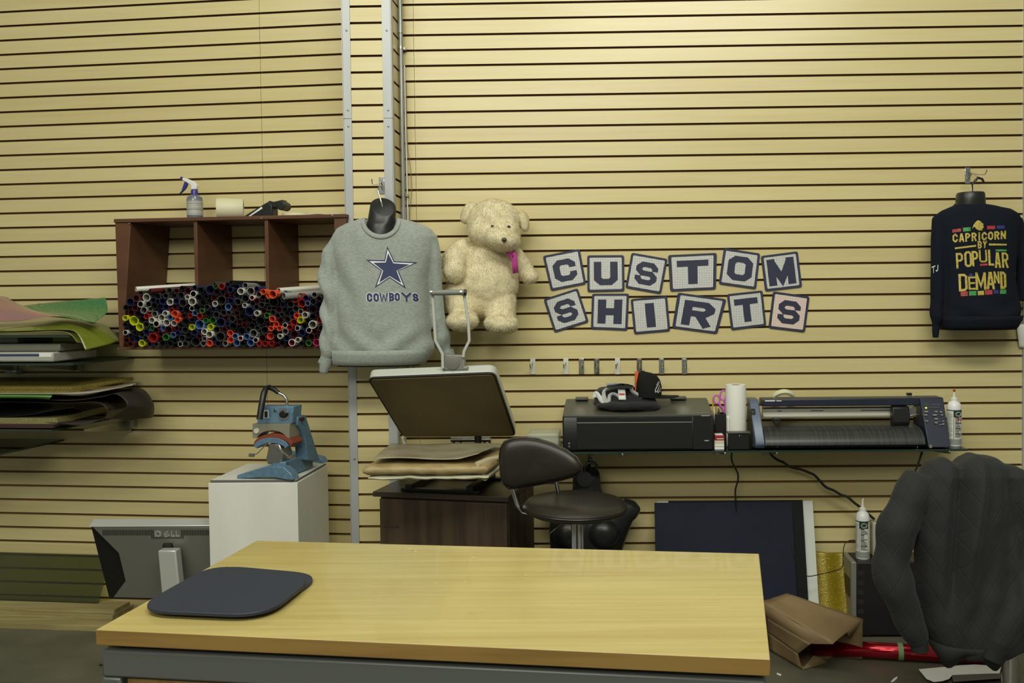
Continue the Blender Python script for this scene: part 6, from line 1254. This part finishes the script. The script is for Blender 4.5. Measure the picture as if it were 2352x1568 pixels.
# ================================================================ CHAIR AND JACKET
YJ = 2.98; jck = mat('black_quilted_nylon', (31, 33, 32), .85, bump=(90, .2, .001), sheen=.05); nt = jck.node_tree
def quilt(m):
    p = m.node_tree.nodes['Principled BSDF']; tc = m.node_tree.nodes['Texture Coordinate']; outs = []
    for sx, sz in ((1, 1), (1, -1)):
        mp = N(m, 'ShaderNodeSeparateXYZ'); Lk(m, tc.outputs['Object'], mp.inputs[0])
        s = N(m, 'ShaderNodeMath'); s.operation = 'MULTIPLY_ADD'; s.inputs[1].default_value = .62 * sz; Lk(m, mp.outputs[2], s.inputs[0]); Lk(m, mp.outputs[0], s.inputs[2])
        q = N(m, 'ShaderNodeMath'); q.operation = 'MULTIPLY'; q.inputs[1].default_value = 15; Lk(m, s.outputs[0], q.inputs[0])
        f = N(m, 'ShaderNodeMath'); f.operation = 'PINGPONG'; f.inputs[1].default_value = .5; Lk(m, q.outputs[0], f.inputs[0]); outs.append(f)
    mn = N(m, 'ShaderNodeMath'); mn.operation = 'MINIMUM'; Lk(m, outs[0].outputs[0], mn.inputs[0]); Lk(m, outs[1].outputs[0], mn.inputs[1])
    sm = N(m, 'ShaderNodeMapRange'); sm.inputs[2].default_value = .06; sm.interpolation_type = 'SMOOTHSTEP'; Lk(m, mn.outputs[0], sm.inputs[0])
    b_ = N(m, 'ShaderNodeBump'); b_.inputs['Strength'].default_value = .4; b_.inputs['Distance'].default_value = .003; Lk(m, sm.outputs[0], b_.inputs['Height'])
    old = [l.from_node for l in m.node_tree.links if l.to_socket == p.inputs['Normal']]
    if old: Lk(m, old[0].outputs[0], b_.inputs['Normal'])
    Lk(m, b_.outputs[0], p.inputs['Normal'])
quilt(jck)
YC2 = 3.22; px2 = PY(2320, 1530, YC2).x; seatm = mat('black_seat_vinyl', (30, 28, 27), .4)
ch = thing('bar_stool', 'chrome post stool under the black jacket at the right edge of the picture', 'stool', V((px2, YC2, 0)))
b = MB(); b.lathe(V((px2, YC2, .66)), [(.0001, .014), (.1, .016), (.17, .008), (.2, -.014), (.19, -.035), (.0001, -.045)], seg=48); part('seat', b, seatm, ch, ang=50)
b = MB(); rg_ = []
for dy, k_ in ((-.03, .9), (-.012, 1), (.012, 1), (.03, .9)): rg_.append([V((px2 - .1 + .16 * k_ * math.cos(a) , YJ + .13 + dy * .6 + .05 * math.cos(a) ** 2, .80 + .11 * k_ * math.sin(a))) for a in [2 * math.pi * q_ / 32 for q_ in range(32)]])
b.loft(rg_); part('backrest', b, seatm, ch, ang=60)
for sx in (-1, 1): b = MB(); b.tube([V((px2 - .08 + sx * .07, YJ + .145, .76)), V((px2 - .08 + sx * .07, YJ + .15, .66)), V((px2 - .06 + sx * .06, YJ + .17, .625)), V((px2 + sx * .05, YC2, .62))], .0085, 12); part('back_support', b, chrome, ch)
b = MB(); b.lathe(V((px2, YC2, 0)), [(.0001, 0), (.2, 0), (.205, .006), (.19, .02), (.05, .045), (.03, .05), (.03, .5), (.0265, .505), (.0265, .61), (.05, .615), (.0001, .616)], seg=36); part('post', b, chrome, ch, ang=40)
b = MB()
body(b, [(1049, 2165, 2285, .05), (1060, 2130, 2320, .075), (1085, 2112, 2370, .095), (1140, 2096, 2400, .105), (1240, 2100, 2405, .115), (1350, 2110, 2400, .12), (1430, 2120, 2390, .118), (1475, 2140, 2360, .112), (1494, 2160, 2320, .10)], YJ)
sleeve(b, [(2118, 1100, 40, YJ), (2085, 1150, 44, YJ - .02), (2058, 1220, 45, YJ - .04), (2048, 1290, 44, YJ - .05), (2062, 1360, 41, YJ - .06), (2088, 1420, 36, YJ - .06), (2106, 1462, 27, YJ - .06), (2112, 1480, 22, YJ - .06)])
sleeve(b, [(2345, 1130, 46, YJ), (2372, 1220, 48, YJ - .03), (2362, 1310, 46, YJ - .06), (2335, 1390, 42, YJ - .08), (2305, 1450, 36, YJ - .09), (2285, 1492, 30, YJ - .09)])
def wj(p):
    q = p - PY(2225, 1280, YJ); w = .008 * noise.noise(V((p.x * 9, p.y * 6, p.z * 4))) + .004 * noise.noise(V((p.x * 22, p.y * 18, p.z * 16)))
    for x0, sl, wd, am, z0, z1 in ((-.085, .10, .022, .05, -.2, .42), (-.04, .16, .02, -.026, -.1, .42), (.10, .05, .03, .026, -.2, .42), (.16, -.12, .022, .034, -.3, .3), (.03, .28, .025, .012, -.35, .15)):
        if z0 < q.z < z1: w -= am * math.exp(-((q.x - x0 - sl * q.z) / wd) ** 2) * min(1, (q.z - z0) * 6, (z1 - q.z) * 6)
    w += .006 * math.sin(q.z * 34 + q.x * 9) * max(0, min(1, (-q.x - .14) * 8))
    return w
me = melt(b, .008, 5, .5, wj)
lowz = PY(2200, 1506, YJ - .05).z
jk = thing('jacket', 'black quilted bomber jacket draped over the chair back', 'jacket', PY(2225, 1500, YJ)); part('shell', me, jck, jk, ang=180)
ribk = mat('black_rib_knit', (30, 32, 31), .85, bump=(120, .3, .0015))
b = MB(); sleeve(b, [(2104, 1452, 25, YJ - .06), (2110, 1472, 21, YJ - .06), (2113, 1493, 20, YJ - .06)]); part('cuff', b, ribk, jk, ang=80)
b = MB(); sleeve(b, [(2292, 1470, 34, YJ - .09), (2282, 1496, 29, YJ - .09), (2276, 1512, 27, YJ - .09)]); part('cuff', b, ribk, jk, ang=80)
b = MB(); hem = [ring(2230, 100, 1462, YJ, .112), ring(2226, 86, 1484, YJ, .106), ring(2222, 68, 1502, YJ, .095)]
for i, r in enumerate(hem):
    for k, p in enumerate(r): p.z += .022 * i / 2 * math.sin(k * .43 + .6) - .01 * i / 2 * math.cos(k * .7)
b.loft(hem, caps=False); part('waistband', b, ribk, jk, ang=80, solid=.004)
# ================================================================ DESK
ZT = 1.04
oak = mat('honey_oak', (188, 156, 84), .24, coat=.25, spec=.5); p_ = oak.node_tree.nodes['Principled BSDF']; tc = oak.node_tree.nodes['Texture Coordinate']
def oak_nodes(m, sc, c1, c2):
    p_ = m.node_tree.nodes['Principled BSDF']; tc = m.node_tree.nodes['Texture Coordinate']
    mp = N(m, 'ShaderNodeMapping'); mp.inputs['Rotation'].default_value = (0, 0, .12); mp.inputs['Scale'].default_value = sc; Lk(m, tc.outputs['Object'], mp.inputs[0])
    n = N(m, 'ShaderNodeTexNoise'); n.inputs['Scale'].default_value = 1; n.inputs['Detail'].default_value = 8; n.inputs['Roughness'].default_value = .62; n.inputs['Distortion'].default_value = .8; Lk(m, mp.outputs[0], n.inputs[0])
    mp2 = N(m, 'ShaderNodeMapping'); mp2.inputs['Scale'].default_value = tuple(v * .16 if v > 8 else v * .8 for v in sc); Lk(m, tc.outputs['Object'], mp2.inputs[0])
    n2 = N(m, 'ShaderNodeTexNoise'); n2.inputs['Scale'].default_value = 1; n2.inputs['Detail'].default_value = 2; Lk(m, mp2.outputs[0], n2.inputs[0])
    a = N(m, 'ShaderNodeMath'); a.operation = 'MULTIPLY_ADD'; a.inputs[1].default_value = .6; Lk(m, n2.outputs[0], a.inputs[0]); Lk(m, n.outputs[0], a.inputs[2])
    cr = N(m, 'ShaderNodeValToRGB'); cr.color_ramp.elements[0].position = .55; cr.color_ramp.elements[1].position = 1.02; cr.color_ramp.elements[0].color = lin(c1); cr.color_ramp.elements[1].color = lin(c2)
    Lk(m, a.outputs[0], cr.inputs[0]); Lk(m, cr.outputs[0], p_.inputs['Base Color'])
oak_nodes(oak, (1.5, 42, 42), (186, 174, 112), (168, 151, 90))
oak_e = mat('oak_edge', (146, 116, 62), .4, var=((3, 20, 60), (126, 98, 50), .4, .7)); oak_p = mat('oak_panel', (164, 128, 66), .4); oak_nodes(oak_p, (24, 24, 1.4), (162, 136, 80), (136, 108, 56))
frm = mat('grey_metal_frame', (104, 108, 104), .42, .35)
D = [PZ(219, 1446, ZT), PZ(1769, 1514, ZT), PZ(1743.5, 1271, ZT), PZ(589.5, 1241, ZT)]      # FL FR BR BL
def dk(a, d, z): p = (D[0] * (1 - a) + D[1] * a) * (1 - d) + (D[3] * (1 - a) + D[2] * a) * d; return V((p.x, p.y, z))
desk = thing('desk', 'honey oak topped work desk with grey metal frame in the foreground', 'desk', dk(.5, .5, 0)); TK = .027
def dhex(a0, a1, d0, d1, z0, z1): return [dk(a, d, z) for z in (z0, z1) for a, d in ((a0, d0), (a1, d0), (a1, d1), (a0, d1))]
b = MB(); b.hexa(dhex(0, 1, 0, 1, ZT - TK, ZT)); o = part('desktop', b, [oak, oak_e], desk, bevel=.0015)
for p in o.data.polygons: p.material_index = 0 if abs(p.normal.z) > .5 else 1
chip = mat('worn_oak_chip', (222, 196, 136), .5); rs2 = random.Random(4); bc = MB()
for px, py, w_, n_ in ((930, 1262, 22, 5), (942, 1266, 14, 3), (1096, 1281, 26, 6), (1205, 1319, 14, 2), (1090, 1405, 26, 6), (1625, 1282, 30, 4), (737, 1311, 3, 1), (1640, 1373, 12, 2)):
    for k in range(n_):
        x = px + rs2.uniform(-w_, w_) * .6; y = py + rs2.uniform(-3, 3); l_ = rs2.uniform(4, 12)
        bc.add([PZ(x, y, ZT + .0004), PZ(x + l_ * .5, y - rs2.uniform(.4, 1), ZT + .0004), PZ(x + l_, y + rs2.uniform(-.4, .6), ZT + .0004), PZ(x + l_ * .5, y + rs2.uniform(.4, 1), ZT + .0004)], [(0, 1, 2, 3)])
part('worn_chip', bc, chip, o, ang=0)
zf1 = ZT - TK - .009; zf0 = zf1 - .048
b = MB(); b.hexa(dhex(.03, .97, .03, .97, zf1, ZT - TK - .0004)); part('spacer', b, dkslot, desk, ang=0)
for a0, a1, d0, d1 in ((.006, .994, .008, .055), (.006, .994, .945, .992), (.006, .03, .056, .944), (.97, .994, .056, .944)):
    b = MB(); b.hexa(dhex(a0, a1, d0, d1, zf0, zf1)); part('frame_rail', b, frm, desk, bevel=.004)
for a0, a1, d0, d1 in ((.006, .036, .008, .055), (.964, .994, .008, .055), (.006, .036, .945, .992), (.964, .994, .945, .992)):
    b = MB(); b.hexa(dhex(a0, a1, d0, d1, 0.0005, zf0 - .0004)); part('leg', b, frm, desk, bevel=.004)
b = MB(); b.hexa(dhex(.040, .960, .03, .048, .12, zf0 - .005)); part('modesty_panel', b, oak_p, desk, bevel=.001)
# mats
mnv = mat('navy_rubber_mat', (30, 39, 56), .5, bump=(300, .1, .0006))
for lb, q, z0 in (('lower navy rubber mat peeking out beneath the top one on the desk', ((392, 1371), (497, 1303), (745, 1325), (600, 1421)), ZT + .0008), ('upper navy rubber mat with rounded corners lying on the desk', ((302, 1408), (488, 1302), (724, 1330), (612, 1421)), ZT + .0078)):
    b = MB(); b.prism(rounded([PZ(x, y, z0) for x, y in q], .075, 8), V((0, 0, .0065))); solo('rubber_mat', b, mnv, lb, 'mat', 'navy mats on the desk', ang=40, bevel=.0012)
